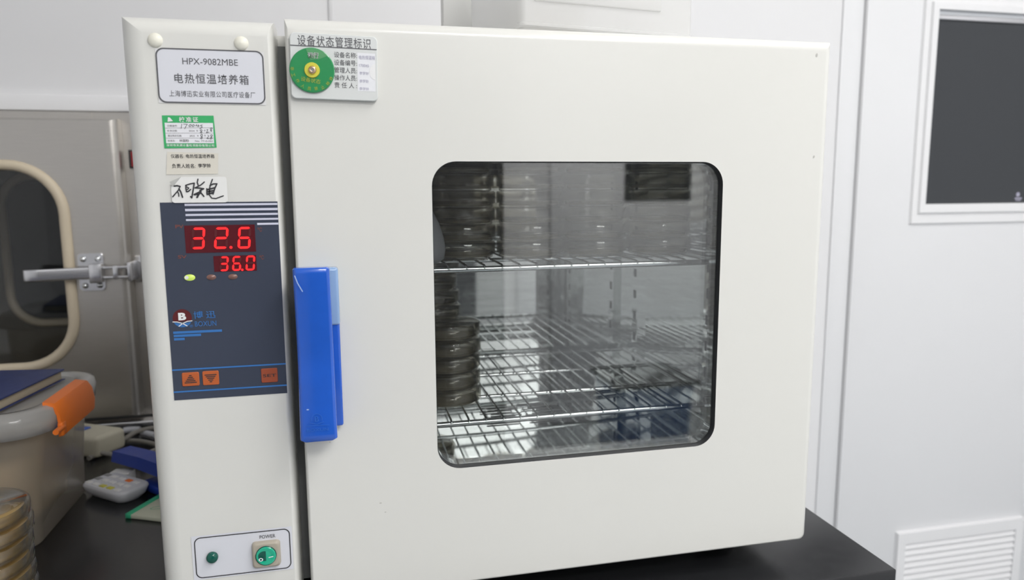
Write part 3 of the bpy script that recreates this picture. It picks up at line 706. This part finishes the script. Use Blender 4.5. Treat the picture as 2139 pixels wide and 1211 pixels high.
for l, r, kind in (((325, 982), (504, 822), 'up'), ((551, 970), (720, 806), 'down'), ((1194, 942), (1366, 777), 'set')):
    a, b = C4(*l), C4(*r)
    kb = MB().loft([at_y(rrect(a[0], b[0], a[1], b[1], .0012, 4), e1), at_y(rrect(a[0], b[0], a[1], b[1], .0012, 4), e1-.0005), at_y(rrect(a[0]+.0004, b[0]-.0004, a[1]+.0004, b[1]-.0004, .001, 4), e1-.0008)], 0, False, False, True)
    mx_, mz_ = (a[0]+b[0])/2, (a[1]+b[1])/2; g = MB()
    if kind == 'set': g = glyphs('SET', (a[0]+.0016, mz_-.0014), (b[0]-.0012, mz_+.0014), e1-.0010, bold=.01)
    else:
        for i in range(5):
            wd = .0011+.0042*i/4*.95; zz = mz_+(.0034-i*.0016)*(1 if kind == 'up' else -1)
            g.rect((mx_-wd, zz-.00045), (mx_+wd, zz+.00045), e1-.0010)
    bt = obj('push_button', merge(kb, (g, 1)), ['orange2' if kind == 'set' else 'orange', 'ink'], ov, label={'up': 'orange key with an upward arrow', 'down': 'orange key with a downward arrow', 'set': 'dull orange key printed SET'}[kind])

# power plate
C7 = lambda x, y: C7P(x, y)
a_, b_ = C7(150, 905), C7(1575, 205)
zl, zr = (C7(150, 905)[1]+C7(1590, 815)[1])/2, (C7(150, 290)[1]+C7(1540, 190)[1])/2
pp = obj('power_plate', MB().rect((a_[0]-.0022, zl-.0014), (b_[0]+.0026, zr+.0016), e1), 'sheet', inc, label='white power plate with rounded border, green lamp and rocker switch')
obj('border', MB().band(rrect(a_[0], b_[0]+.0008, zl, zr, .0058, 6), rrect(a_[0]+.0009, b_[0]-.0001, zl+.0009, zr-.0009, .0050, 6), e1-.0003), 'ink', pp)
obj('lettering', glyphs('POWER', (C7(1106, 0)[0], C7(1228, 318)[1]), (C7(1352, 0)[0], C7(1228, 264)[1]), e1-.0003, bold=.012), 'inkgrey', pp)
c = C7(398, 606)
obj('indicator_lamp', MB().lathe([(1e-7, -.0050), (.0030, -.0048), (.0046, -.0038), (.0052, -.0020), (.0052, 0)], 32, (c[0], e1, c[1]), 'y'), 'tealdark', pp, label='unlit dark green round lamp')
c = C7(1232, 548)
sw = MB()
h_ = .0128
for ins, y_ in ((0, 0), (0, -.0030), (.0008, -.0042), (.0018, -.0046)):
    pass
sw.loft([at_y(rrect(c[0]-h_+i, c[0]+h_-i, c[1]-h_+i, c[1]+h_-i, .0035, 6), e1+y_) for i, y_ in ((0, 0), (.0003, -.0030), (.0010, -.0042), (.0022, -.0047))], 0, True, False, True)
swo = sharp(obj('rocker_frame', sw, 'switch', pp, weld=True, label='khaki square frame of the rocker switch'), 50)
rk = MB().lathe([(.0095, -.0046), (.0095, -.0056), (.0088, -.0058)], 40, (c[0], e1, c[1]), 'y')
obj('rocker_rim', rk, 'tealdark', pp)
rk = MB().lathe([(1e-7, -.0052), (.0035, -.0056), (.0070, -.0062), (.0086, -.0066), (.0090, -.0058)], 40, (c[0], e1, c[1]), 'y')
rk.v = [(p[0], p[1]-.10*(p[0]-c[0])*0.6, p[2]) for p in rk.v]
mk = MB().band([(p[0], p[1]) for p in [(c[0]-.0045+.0020*math.cos(t/24*2*math.pi), c[1]-.0024+.0017*math.sin(t/24*2*math.pi)) for t in range(24)]], [(c[0]-.0045+.0011*math.cos(t/24*2*math.pi), c[1]-.0024+.0009*math.sin(t/24*2*math.pi)) for t in range(24)], e1-.0073)
mk.stroke([(c[0]+.0028, c[1]-.0010), (c[0]+.0064, c[1]-.0004)], .0008, e1-.0073)
obj('rocker', merge(rk, (mk, 1)), ['teal', 'white'], pp, label='green see-through rocker marked O and I')
# feet
for x_ in (-0.13, 0.44):
    for y_ in (0.085, 0.42):
        obj('rubber_foot', MB().lathe([(.016, 0.0), (.018, .004), (.020, .0295)], 28, (x_, y_, 0.0008)), 'rubber', inc)

# ================================================================== STATUS SIGN (stuck to the door, slightly tilted)
SC = (-0.00520, 0.53220)
sg = thing('status_sign', 'acrylic equipment status plate with a green dial on the top left of the door', 'sign', (SC[0], 0.0, SC[1]), rot=(0, 0.0178, 0))
s0, s1 = (-0.03690, -0.02826), (0.03772, 0.02748)
sp_ = MB().loft([at_y(rrect(s0[0]+i, s1[0]-i, s0[1]+i, s1[1]-i, .0042, 6), y_) for i, y_ in ((0, -.0004), (0, -.0042), (.0005, -.0048))], 0, False)
sgp = obj('backing_plate', sp_, 'acrylic', sg, local=True)
yS = -.0050
tx = glyphs('设备状态管理标识', (-0.03040, 0.01666), (0.03205, 0.02537), yS, spacing=1.12, bold=.003)
l_ = (0.00121, 0.01632)
tx.rect((s0[0]+.0002, l_[1]-.0004), (s1[0]-.0006, l_[1]+.0004), yS)
for b, l, r in (('设备名称:', (698, 120.5), (745.5, 109.5)), ('设备编号:', (698, 136.5), (745.5, 125.5)), ('管理人员:', (698.2, 152.5), (745.5, 141)), ('操作人员:', (698.4, 168), (745.5, 157)), ('责 任 人 :', (698.8, 183.5), (745.5, 172.5))):
    dz = ST((721, (l[1]+r[1])/2+0.0))[1]; hh = .00245; a, b2 = ST(l), ST(r)
    tx = merge(tx, glyphs(b, (a[0], dz-hh), (b2[0], dz+hh), yS, bold=.004))
obj('lettering', tx, 'inkgrey', sg, local=True)
ca, cb_ = (0.02016, -0.02004), (0.03568, 0.01284)
icd = obj('insert_card', merge(MB().rect(ca, cb_, yS+.0001), (MB().ell(((cb_[0]), (ca[1]+cb_[1])/2+.0005), .0052, .0068, yS-.00005, 24, 0, math.pi/2, 1.5*math.pi), 1)), ['paper', 'white'], sg, local=True, label='white paper insert with faint violet print')
tx = MB()
for b, l, r in (('电热恒温箱', (750, 123.5), (783, 117)), ('170045', (750.5, 139.5), (770.5, 134.5)), ('李学铃', (751, 156), (770, 150)), ('李学铃', (751, 172.5), (770, 166.5)), ('李学铃', (751, 188), (770.5, 182.5))):
    tx = merge(tx, glyphs(b, ST(l), ST(r), yS-.0002))
obj('insert_lettering', tx, 'inkpale', icd, local=True)
dc = (-0.01873, -0.00423); dR = .0191
dl = MB().lathe([(1e-7, -.0020), (dR-.0008, -.0020), (dR, -.0014), (dR, 0)], 64, (dc[0], yS, dc[1]), 'y', sm=False)
D = obj('dial', dl, 'dialgreen', sg, local=True)
yD = yS-.0022
pw = [(dc[0]+dR*.97*math.cos(t), dc[1]+dR*.97*math.sin(t)) for t in [math.radians(105-62*i/16) for i in range(17)]]
obj('dial_sector', MB().poly(pw[::-1]+[(dc[0]-.0012, dc[1]+.0085), (dc[0]+.006, dc[1]+.0095)], yD), 'dialpale', D, local=True, label='paler green sector at the top of the dial')
obj('dial_word', merge((glyphs('运行', (dc[0]-.0034, dc[1]+.0099), (dc[0]+.0058, dc[1]+.0151), yD-.0003, bold=.035), 0), (glyphs('运行', (dc[0]-.0031, dc[1]+.0102), (dc[0]+.0055, dc[1]+.0148), yD-.0005, bold=-.004), 1)), ['white', 'ink'], D, local=True)
tx = glyphs('设备状态', (dc[0]-.0096, dc[1]-.0106), (dc[0]+.0070, dc[1]-.0066), yD-.0002, rot=-.13, bold=.01)
for ch_, (px_, py_) in zip('非工作人员禁止转动', ((105, 635), (118, 742), (190, 835), (272, 920), (377, 960), (490, 955), (600, 928), (690, 860), (743, 775))):
    gx, gz = dc[0]+(px_-430)/368*dR*.98, dc[1]-(py_-645)/376*dR*.98
    tx = merge(tx, glyphs(ch_, (gx-.0015, gz-.0015), (gx+.0015, gz+.0015), yD-.0002, bold=.01, rot=math.atan2(gz-dc[1], gx-dc[0])+math.pi/2))
obj('dial_lettering', tx, 'dialtext', D, local=True)
obj('dial_hub', MB().lathe([(1e-7, -.0010), (.0062, -.0010), (.0066, -.0004), (.0066, 0)], 40, (dc[0], yD, dc[1]), 'y', sm=False), 'yellow', D, local=True)
sc_ = MB().lathe([(.0008, -.0026), (.0016, -.0036), (.0028, -.0030), (.0035, -.0018), (.0036, -.0009)], 32, (dc[0]+.0003, yD, dc[1]), 'y')
sc_ = merge(sc_, (MB().ell((dc[0]+.0003, dc[1]), .0016, .0016, yD-.0034, 6), 1))
obj('dial_screw', sc_, ['brass', 'gap'], D, local=True)

# ================================================================== PETRI DISHES
def copy_tree(o, parent=None):
    c = o.copy(); COL.objects.link(c); c.parent = parent
    for ch_ in o.children: copy_tree(ch_, c)
    return c
def make_dish(r, h, agar, media=.35):
    t = thing('petri_dish', '', 'petri dish')
    tw = .0013
    base = MB().lathe([(1e-7, .0006), (r-.006, .0006), (r-.0042, .0), (r-.0028, .0012), (r-.0028, h*.80), (r-.0028-tw, h*.80), (r-.0028-tw, .0024), (1e-7, .0024)], 56)
    lid = MB().lathe([(r, h*.28), (r, h-.0016), (r-.0012, h-.0002), (r-.0050, h), (r-.0060, h-.0006), (1e-7, h-.0006), (1e-7, h-.0019), (r-tw, h-.0019), (r-tw, h*.28), (r, h*.28)], 56)
    obj('lid', lid, 'dish', t, local=True); obj('base', base, 'dish', t, local=True)
    obj('agar', MB().lathe([(1e-7, .0026), (r-.0044, .0026), (r-.0044, .0026+h*media), (1e-7, .0026+h*media)], 48), agar, t, local=True)
    return t
ORD = ['bottom', 'second', 'third', 'fourth', 'fifth', 'sixth', 'seventh', 'eighth', 'ninth', 'tenth', 'topmost']
def stack(proto, used, c, z, n, h, where, group, jit=.0012):
    for k in range(n):
        o = proto if not used[0] else copy_tree(proto); used[0] = True
        o.location = (c[0]+random.uniform(-jit, jit), c[1]+random.uniform(-jit, jit), z+k*(h+.0002))
        o.rotation_euler = (0, 0, random.uniform(0, 6))
        pos = 'topmost dish' if k == n-1 else 'bottom dish' if k == 0 else ORD[k]+' dish from the bottom'
        o['label'] = '%s of the %s' % (pos, where); o['group'] = group
R1, H1 = .0385, .0186
p1 = make_dish(R1, H1, 'agar', .24); u1 = [False]
ZL, ZU = 0.1812, 0.3472
stack(p1, u1, (.1085, .132), ZL, 5, H1, 'front stack on the lower shelf', 'petri dishes on the lower shelf')
stack(p1, u1, (.1035, .262), ZL, 8, H1, 'taller rear stack on the lower shelf', 'petri dishes on the lower shelf', .0030)
for (cx, cy_), nm in (((.128, .140), 'dark leftmost stack on the upper shelf'), ((.2065, .132), 'second-from-left stack on the upper shelf'), ((.2855, .134), 'third-from-left stack on the upper shelf'), ((.3655, .131), 'rightmost stack on the upper shelf')):
    stack(p1, u1, (cx, cy_), ZU, 6, H1, nm, 'petri dishes on the upper shelf')
R2, H2 = .045, .0149
p2 = make_dish(R2, H2, 'agar_y', .30); u2 = [False]
stack(p2, u2, (-.3310, .012), 0.0003, 10, H2, 'yellow stack at the bench edge', 'yellow agar dishes stacked at the left', .0010)
vs = MB().lathe([(1e-7, .0), (.024, .0), (.0285, .004), (.0300, .014), (.0285, .026), (.0235, .042), (.0165, .056), (.0120, .064), (.0105, .070), (.0105, .084), (1e-7, .084)], 40)
vs.v = [(p[0]+.0735, p[1]+.0990-.004, p[2]+ZU) for p in vs.v]
ve = thing('bottle', 'grey white pear shaped bottle at the left end of the upper shelf', 'bottle', (.0735, .095, ZU))
obj('bottle_body', vs, 'vessel', ve)
obj('bottle_cap', MB().lathe([(.0118, .074), (.0118, .088), (.0105, .090), (1e-7, .090)], 28, (.0735, .095, ZU)), 'cap', ve)

# ================================================================== BOXES ON TOP
tb = thing('storage_box', 'translucent white plastic box with stepped rim on top of the incubator', 'storage box', (.1765, .052, BZ1), rot=(0, 0, .13))
W_, D_, Hh = .2055, .17, .155
body = MB()
def rr(i, z, r=.008): return [(p[0], p[1], z) for p in rrect(i, W_-i, i, D_-i, max(r-i, .002), 4)]
lower = MB().loft([rr(.006, .0004), rr(.005, .0015), rr(.003, .0200)], 0, True, True, False)
body.loft([rr(.003, .0200), rr(0, .0212), rr(0, .0236), rr(.0010, .0242), rr(.0006, Hh)], 0, True, False, False)
sharp(obj('box_body', body, 'boxw', tb, local=True), 40)
sharp(obj('box_foot', lower, 'lid', tb, local=True, label='clearer foot of the box below the rim'), 40)
pan = MB().bbox(.0165, W_-.043, -.0016, .002, .0450, .1350, .0014, 2)
obj('front_panel', pan, 'boxw', tb, local=True)
obj('box_lid', MB().bbox(-.003, W_+.003, -.003, D_+.003, Hh, Hh+.014, .004, 3), 'boxw', tb, local=True)
br = thing('brown_packet', 'brown paper packet showing through the foot of the translucent box', 'packet', (.19, .08, BZ1+.003))
obj('packet', MB().bbox(.1870, .2200, .070, .090, BZ1+.0024, BZ1+.0185, .003, 2), 'kraft', br)
cbx = thing('carton', 'plain white carton standing behind the translucent box on the incubator', 'box', (.23, .32, BZ1))
obj('carton_body', MB().bbox(.1335, .330, .300, .322, BZ1+.0003, BZ1+.170, .0015, 2), 'card', cbx)
obj('carton_flap', MB().bbox(.1335, .330, .298, .2998, BZ1+.120, BZ1+.170, .0004, 1), 'card', cbx)

# ================================================================== PASS BOX (left)
pb = thing('pass_box', 'stainless steel pass-through box in the wall with a cream rubber sealed window door', 'pass box', (-.64, WY1, 0.0))
FYF = 0.7335
opn = rrect(-.885, -.395, .035, .540, .004, 3)
frm = fill_holes(rrect(PX0, PX1, PZ0+.0145, PZ1-.0005, 1e-4, 1), [opn], FYF)
frm.loft([at_y(rrect(PX0, PX1, PZ0+.0145, PZ1-.0005, 1e-4, 1), FYF), at_y(rrect(PX0, PX1, PZ0+.0145, PZ1-.0005, 1e-4, 1), WY1+.05)], 0, False, False, False)
obj('outer_frame', frm, 'steel', pb)
obj('bottom_sill', MB().bbox(PX0, PX1, 0.700, 0.7390, .0008, .0120, .003, 3), 'zinc', pb, label='shiny metal sill strip along the bench')
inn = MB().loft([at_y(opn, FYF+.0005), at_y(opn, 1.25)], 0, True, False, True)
sharp(obj('inner_box', inn, 'steelshade', pb), 30)
rw = rrect(-.785, -.475, .1100, .462, .07, 8)
rg = [(p[0], 1.246, p[1]) for p in rw]
obj('rear_seal', MB().tube(rg+rg[:1], .010, 8), 'gasket', pb, label='cream seal of the far door seen through the glass')
obj('rear_pane', MB().poly(rw, 1.2485), 'dark', pb)
hw_ = rrect(-.815, -.469, .1240, .4680, .082, 10)
pd = merge(bent_shell(-.898, -.3764, .0215, .5475, .6990, .7330, .012, .012, .0045, .004, holes=[hw_], n=8), MB().loft([at_y(hw_, .6990), at_y(hw_, .7300)], 0, True, False, False))
pdo = sharp(obj('pass_door', pd, 'steel', pb, weld=True), 40)
gs = [(p[0], .6985, p[1]) for p in rrect(-.815, -.468, .1230, .4690, .083, 10)]
obj('window_seal', MB().tube(gs+gs[:1], .0088, 14), 'gasket', pdo)
obj('window_pane', MB().loft([at_y(hw_, .7080), at_y(hw_, .7120)], 0, False), 'passglass', pdo)
obj('strip', MB().box(-.898, -.4230, .7318, .7334, .5475, .5600), 'steel', pb, label='flat strip above the pass box door')
rd = obj('status_display', MB().bbox(-.3680, -.3400, .7260, .7334, .4640, .4960, .001, 2), 'rubber', pb, label='small dark red indicator on the frame')
obj('red_screen', MB().rect((-.3640, .4670), (-.3430, .4930), .7257), 'redled', rd)
# toggle latch on the pass box door
la = thing('toggle_latch', 'shiny metal toggle latch clamping the pass box door shut', 'latch', (-.433, .699, .285))
lp = MB().loft([at_y(rrect(-.4540, -.4130, .2530, .3185, .006, 5), .6988), at_y(rrect(-.4540, -.4130, .2530, .3185, .006, 5), .6960), at_y(rrect(-.4535, -.4135, .2535, .3180, .006, 5), .6955)], 0, False, False)
obj('latch_plate', lp, 'zinc', la)
for x_, z_ in ((-.4445, .3085), (-.4215, .3085), (-.4445, .2625), (-.4215, .2625)):
    obj('screw', MB().lathe([(1e-7, -.0046), (.0026, -.0040), (.0048, -.0020), (.0052, 0)], 20, (x_, .6955, z_), 'y'), 'chrome', la)
arm = MB().loft([[(x_, y_, .2745), (x_, y_-.0030, .2750), (x_, y_-.0036, .2770), (x_, y_-.0036, .2930), (x_, y_-.0030, .2950), (x_, y_, .2955)] for x_, y_ in ((-.5290, .6735), (-.5270, .6695), (-.5230, .6680), (-.5050, .6720), (-.4700, .6810), (-.4380, .6860), (-.4280, .6880))], 0, True)
obj('lever', arm, 'zinc', la)
lk = MB().bbox(-.4330, -.4130, .6800, .6954, .2680, .3010, .0015, 2)
obj('pivot_block', lk, 'zinc', la)
hk = MB()
for zz in (.2745, .2915): hk.bbox(-.4130, -.3690, .6840, .6880, zz, zz+.0045, .001, 2)
hk.bbox(-.3960, -.3880, .6820, .6895, .2735, .2970, .001, 2)
obj('link', hk, 'zinc', la)
kp = MB().bbox(-.3720, -.3450, .7290, .7332, .2620, .3100, .001, 2); kp.bbox(-.3735, -.3670, .6830, .7295, .2690, .3020, .0015, 2)
obj('hook', kp, 'zinc', la)
for zz in (.2680, .3045):
    obj('screw', MB().lathe([(1e-7, -.0035), (.0024, -.0028), (.0038, 0)], 16, (-.3560, .7290, zz), 'y'), 'chrome', la)

# ================================================================== LEFT BENCH ITEMS
bn = thing('storage_bin', 'translucent plastic storage bin with an orange clip at its right rim', 'storage bin', (-.52, .31, 0.0))
def br_(x0, x1, y0, y1, r, z): return [(p[0], p[1], z) for p in rrect(x0, x1, y0, y1, r, 8)]
B0 = dict(x0=-.700, x1=-.3755, y0=.195, y1=.4260)
bb = MB().loft([br_(-.692, -.3775, .243, .422, .018, .0006), br_(-.697, -.3745, .239, .4255, .021, .0040), br_(-.700, -.3720, .236, .4275, .026, .060), br_(-.706, -.3620, .230, .4330, .036, .1460)], 0, True, True, False)
obj('bin_body', bb, 'bin', bn)
ri = MB().loft([br_(-.708, -.3610, .229, .4340, .040, .1460), br_(-.721, -.3490, .217, .4450, .050, .1430), br_(-.722, -.3475, .216, .4460, .050, .1610), br_(-.719, -.3490, .219, .4430, .048, .1690), br_(-.712, -.3560, .226, .4360, .044, .1720), br_(-.702, -.3680, .236, .4260, .038, .1712), br_(-.699, -.3710, .239, .4230, .036, .1690)], 0, True, False, True)
obj('bin_lid', ri, 'lid', bn, label='milky rounded lid with a broad rolled rim')
clp = [(.2100, .0), (.3300, .0)]
cl_ = MB()
sec = [(-.3460, .1330), (-.3425, .1340), (-.3410, .1500), (-.3435, .1690), (-.3490, .1790), (-.3620, .1815), (-.3620, .1775), (-.3510, .1750), (-.3465, .1660), (-.3455, .1500)]
lps = []
for yy, sc, dz in ((.2580, .90, -.002), (.2610, 1.0, 0), (.3100, 1.0, .0), (.3700, 1.0, 0), (.3760, .92, -.001)):
    lps.append([(-.352+(a-(-.352))*sc, yy,  .156+(b-.160)*sc*.9+dz) for a, b in sec])
cl_.loft(lps, 0, True)
ck = sharp(obj('clip', cl_, 'clip', bn, label='bright orange snap clip on the right rim'), 45)
obj('clip_hinge', MB().tube([(-.3430, .2400, .1435), (-.3430, .2620, .1435)], .0034, 12).bbox(-.3470, -.3405, .2560, .2680, .1330, .1500, .002, 2), 'clip', ck)
fo = thing('ledger', 'dark blue covered ledger with beige page edges lying on the bin lid', 'book', (-.4996, .3112, .1724), rot=(0, 0, -.141))
Lx, Ly = .25, .170
zc = .0
def lb_(x0, x1, y0, y1, z0, z1, r): return MB().bbox(x0, x1, y0, y1, z0, z1, r, 2)
# local frame: its right back corner sits near the lid's back right
ox, oy = .1090, .0900
obj('page_block', lb_(ox-Lx+.002, ox-.003, oy-Ly+.003, oy-.003, .0012, .0125, .0006), 'pages', fo, local=True)
obj('cover', merge(lb_(ox-Lx, ox, oy-Ly, oy, .0125, .0150, .0008), lb_(ox-Lx, ox, oy-Ly, oy, 0, .0012, .0004), lb_(ox-Lx-.0012, ox-Lx+.001, oy-Ly, oy, 0, .0150, .0004)), 'folder', fo, local=True)
kb_ = thing('paper_bundle', 'brown paper bundle showing dimly through the bin wall', 'packet', (-.53, .33, .006))
bm_ = MB().bbox(-.665, -.388, .252, .412, .0062, .1050, .018, 3)
bm_.v = [(p[0]+.006*math.sin(40*p[1]+25*p[2]), p[1]+.005*math.sin(33*p[0]), p[2]+.004*math.sin(50*p[0]+20*p[1])*(1 if p[2] > .03 else 0)) for p in bm_.v]
obj('bundle', bm_, 'kraft', kb_)

# remote control
rm = thing('remote_control', 'white remote control with orange and yellow marked keys beside the bin', 'remote control', (-.3287, .3890, 0.0), rot=(0, 0, -.69))
Lr, Wr = .088, .050
def ro(i, z, t=0): return [(p[0], p[1], z) for p in rrect(-Lr/2+i, Lr/2-i-t, -Wr/2+i, Wr/2-i, (.010, .014, .014, .010), 5)]
obj('remote_body', MB().loft([ro(.008, .0006), ro(.003, .006), ro(.0, .0150), ro(.0004, .0175), ro(.0020, .0190)], 0, True), 'remote', rm, local=True)
kz = .0191
for i in range(5):
    for j in range(3):
        x_, y_ = -.036+i*.0155, -.016+j*.0140
        m_ = 'clip' if (i, j) in ((3, 2),) else 'yellow' if (i, j) in ((3, 0), (2, 0)) else 'remoteprint' if (i, j) in ((0, 1), (0, 2)) else 'white'
        obj('key', MB().bbox(x_-.0052, x_+.0052, y_-.0034, y_+.0034, kz-.0006, kz+.0010, .0006, 2), m_, rm, local=True, label={'clip': 'orange key', 'yellow': 'yellow key', 'remoteprint': 'grey key'}.get(m_))
# blue tool propped behind the remote
bt_ = thing('blue_tool', 'blue plastic stapler shaped tool lying behind the white remote control', 'tool', (-.300, .428, 0.0), rot=(0, 0, -.80))
def arm_(z0a, z1a, z0b, z1b, xa, xb, wa, wb2, m=MB):
    a = [(xa, -wa/2, z0a), (xa, wa/2, z0a), (xa, wa/2*.8, z1a), (xa, -wa/2*.8, z1a)]
    b = [(xb, -wb2/2, z0b), (xb, wb2/2, z0b), (xb, wb2/2*.8, z1b), (xb, -wb2/2*.8, z1b)]
    mid = [tuple((p[i]+q_[i])/2+(0, 0, .002)[i] for i in range(3)) for p, q_ in zip(a, b)]
    tip = [(xa-.004, p[1]*.7, (z0a+z1a)/2+(p[2]-(z0a+z1a)/2)*.6) for p in a]
    return MB().loft([tip, a, mid, b], 0, False)
obj('upper_arm', arm_(.0250, .0400, .0270, .0450, -.062, .075, .034, .034), 'navyblue', bt_, local=True)
obj('lower_base', MB().bbox(.014, .080, -.020, .020, .0006, .0120, .003, 2), 'navyblue', bt_, local=True)
obj('rear_hinge', MB().bbox(.058, .078, -.014, .014, .0115, .0280, .003, 2), 'navyblue', bt_, local=True)
wt = thing('white_block', 'small white printed block under the tip of the blue tool', 'block', (-.335, .440, 0), rot=(0, 0, -.3))
wtb = MB().bbox(-.015, .015, -.009, .009, .0005, .0170, .002, 2)
obj('block', merge(wtb, (MB().rect((-.011, .009), (-.002, .012), -.0092).rect((-.011, .0055), (.003, .0070), -.0092), 1)), ['white', 'inkgrey'], wt, local=True)
# memo pad
pa = thing('memo_pad', 'pale green memo pad with a green bound edge half hidden by the incubator', 'notepad', (-.2960, .3070, 0), rot=(0, 0, -.46))
obj('sheets', MB().bbox(0.0005, .105, 0, .070, .0004, .0058, .0006, 1), 'pad', pa, local=True)
obj('bound_edge', MB().bbox(-.0005, .0085, -.0004, .0704, .0003, .0066, .0006, 1), 'padgreen', pa, local=True)
wv = MB().stroke([(0, 0), (1, 0)], .001, 0); wv = MB()
pts = [(.040+.020*math.cos(a*.5), .026+.006*math.sin(a*.9)) for a in range(12)]
st_ = MB().stroke(pts, .0009, 0); st_.v = [(p[0], p[2], .0060-p[1]) for p in st_.v]
obj('pen_mark', st_, 'padgreen', pa, local=True)
# ivory plug block and cables
ad = thing('power_strip', 'ivory power strip end between the bin and the pass box', 'power strip', (-.4200, .590, 0), rot=(0, 0, -.55))
obj('strip_body', MB().bbox(-.13, .040, -.030, .030, .0006, .0360, .008, 4), 'ivory', ad, local=True)
obj('strip_switch', MB().bbox(-.030, -.010, -.008, .008, .0355, .0385, .0015, 2), 'blue', ad, local=True)
def spline(p, n=10):
    out = []
    for i in range(len(p)-1):
        a, b, c, d = Vector(p[max(i-1, 0)]), Vector(p[i]), Vector(p[i+1]), Vector(p[min(i+2, len(p)-1)])
        for k in range(n):
            t = k/n; out.append(.5*((2*b)+(c-a)*t+(2*a-5*b+4*c-d)*t*t+(3*b-a-3*c+d)*t**3))
    return out+[Vector(p[-1])]
for pts, r_, m_, nm, lb in (
    ([(-0.3095, 0.6391, 0.0120), (-0.3453, 0.6533, 0.0120), (-0.3668, 0.6379, 0.0120), (-0.3773, 0.6115, 0.0100), (-0.3887, 0.5878, 0.0060), (-0.4002, 0.5676, 0.0045), (-0.4128, 0.5426, 0.0045)], .0040, 'cable', 'cable', 'thick grey cable curving from the power strip toward the incubator'),
    ([(-0.3888, 0.5319, 0.0150), (-0.3681, 0.5128, 0.0170), (-0.3537, 0.5134, 0.0100), (-0.3222, 0.5016, 0.0045)], .0036, 'cable', 'cable', 'grey cable crossing under the blue tool'),
    ([(-0.2886, 0.5387, 0.0042), (-0.3197, 0.5804, 0.0042), (-0.3482, 0.6064, 0.0042), (-0.3750, 0.6179, 0.0042), (-0.3842, 0.6082, 0.0042)], .0036, 'cable', 'cable', 'grey cable lying in a flat loop behind the blue tool'),
    ([(-0.2992, 0.5408, 0.0125), (-0.3139, 0.5333, 0.0125), (-0.3208, 0.5203, 0.0115), (-0.3245, 0.5015, 0.0110)], .0033, 'cable', 'cable', 'short grey cable bending down to the blue tool'),
    ([(-0.3966, 0.6709, 0.0060), (-0.3849, 0.6732, 0.0060), (-0.3699, 0.6695, 0.0060)], .0055, 'remote', 'cable_plug', 'white plug lying near the metal sill, left one'),
    ([(-0.3608, 0.6516, 0.0060), (-0.3473, 0.6406, 0.0060), (-0.3348, 0.6299, 0.0060)], .0050, 'remote', 'cable_plug', 'white plug lying near the metal sill, right one')):
    tag(origin_to(obj(nm, MB().tube(spline(pts), r_, 10), m_), pts[0]), lb, 'cable' if nm == 'cable' else 'plug')
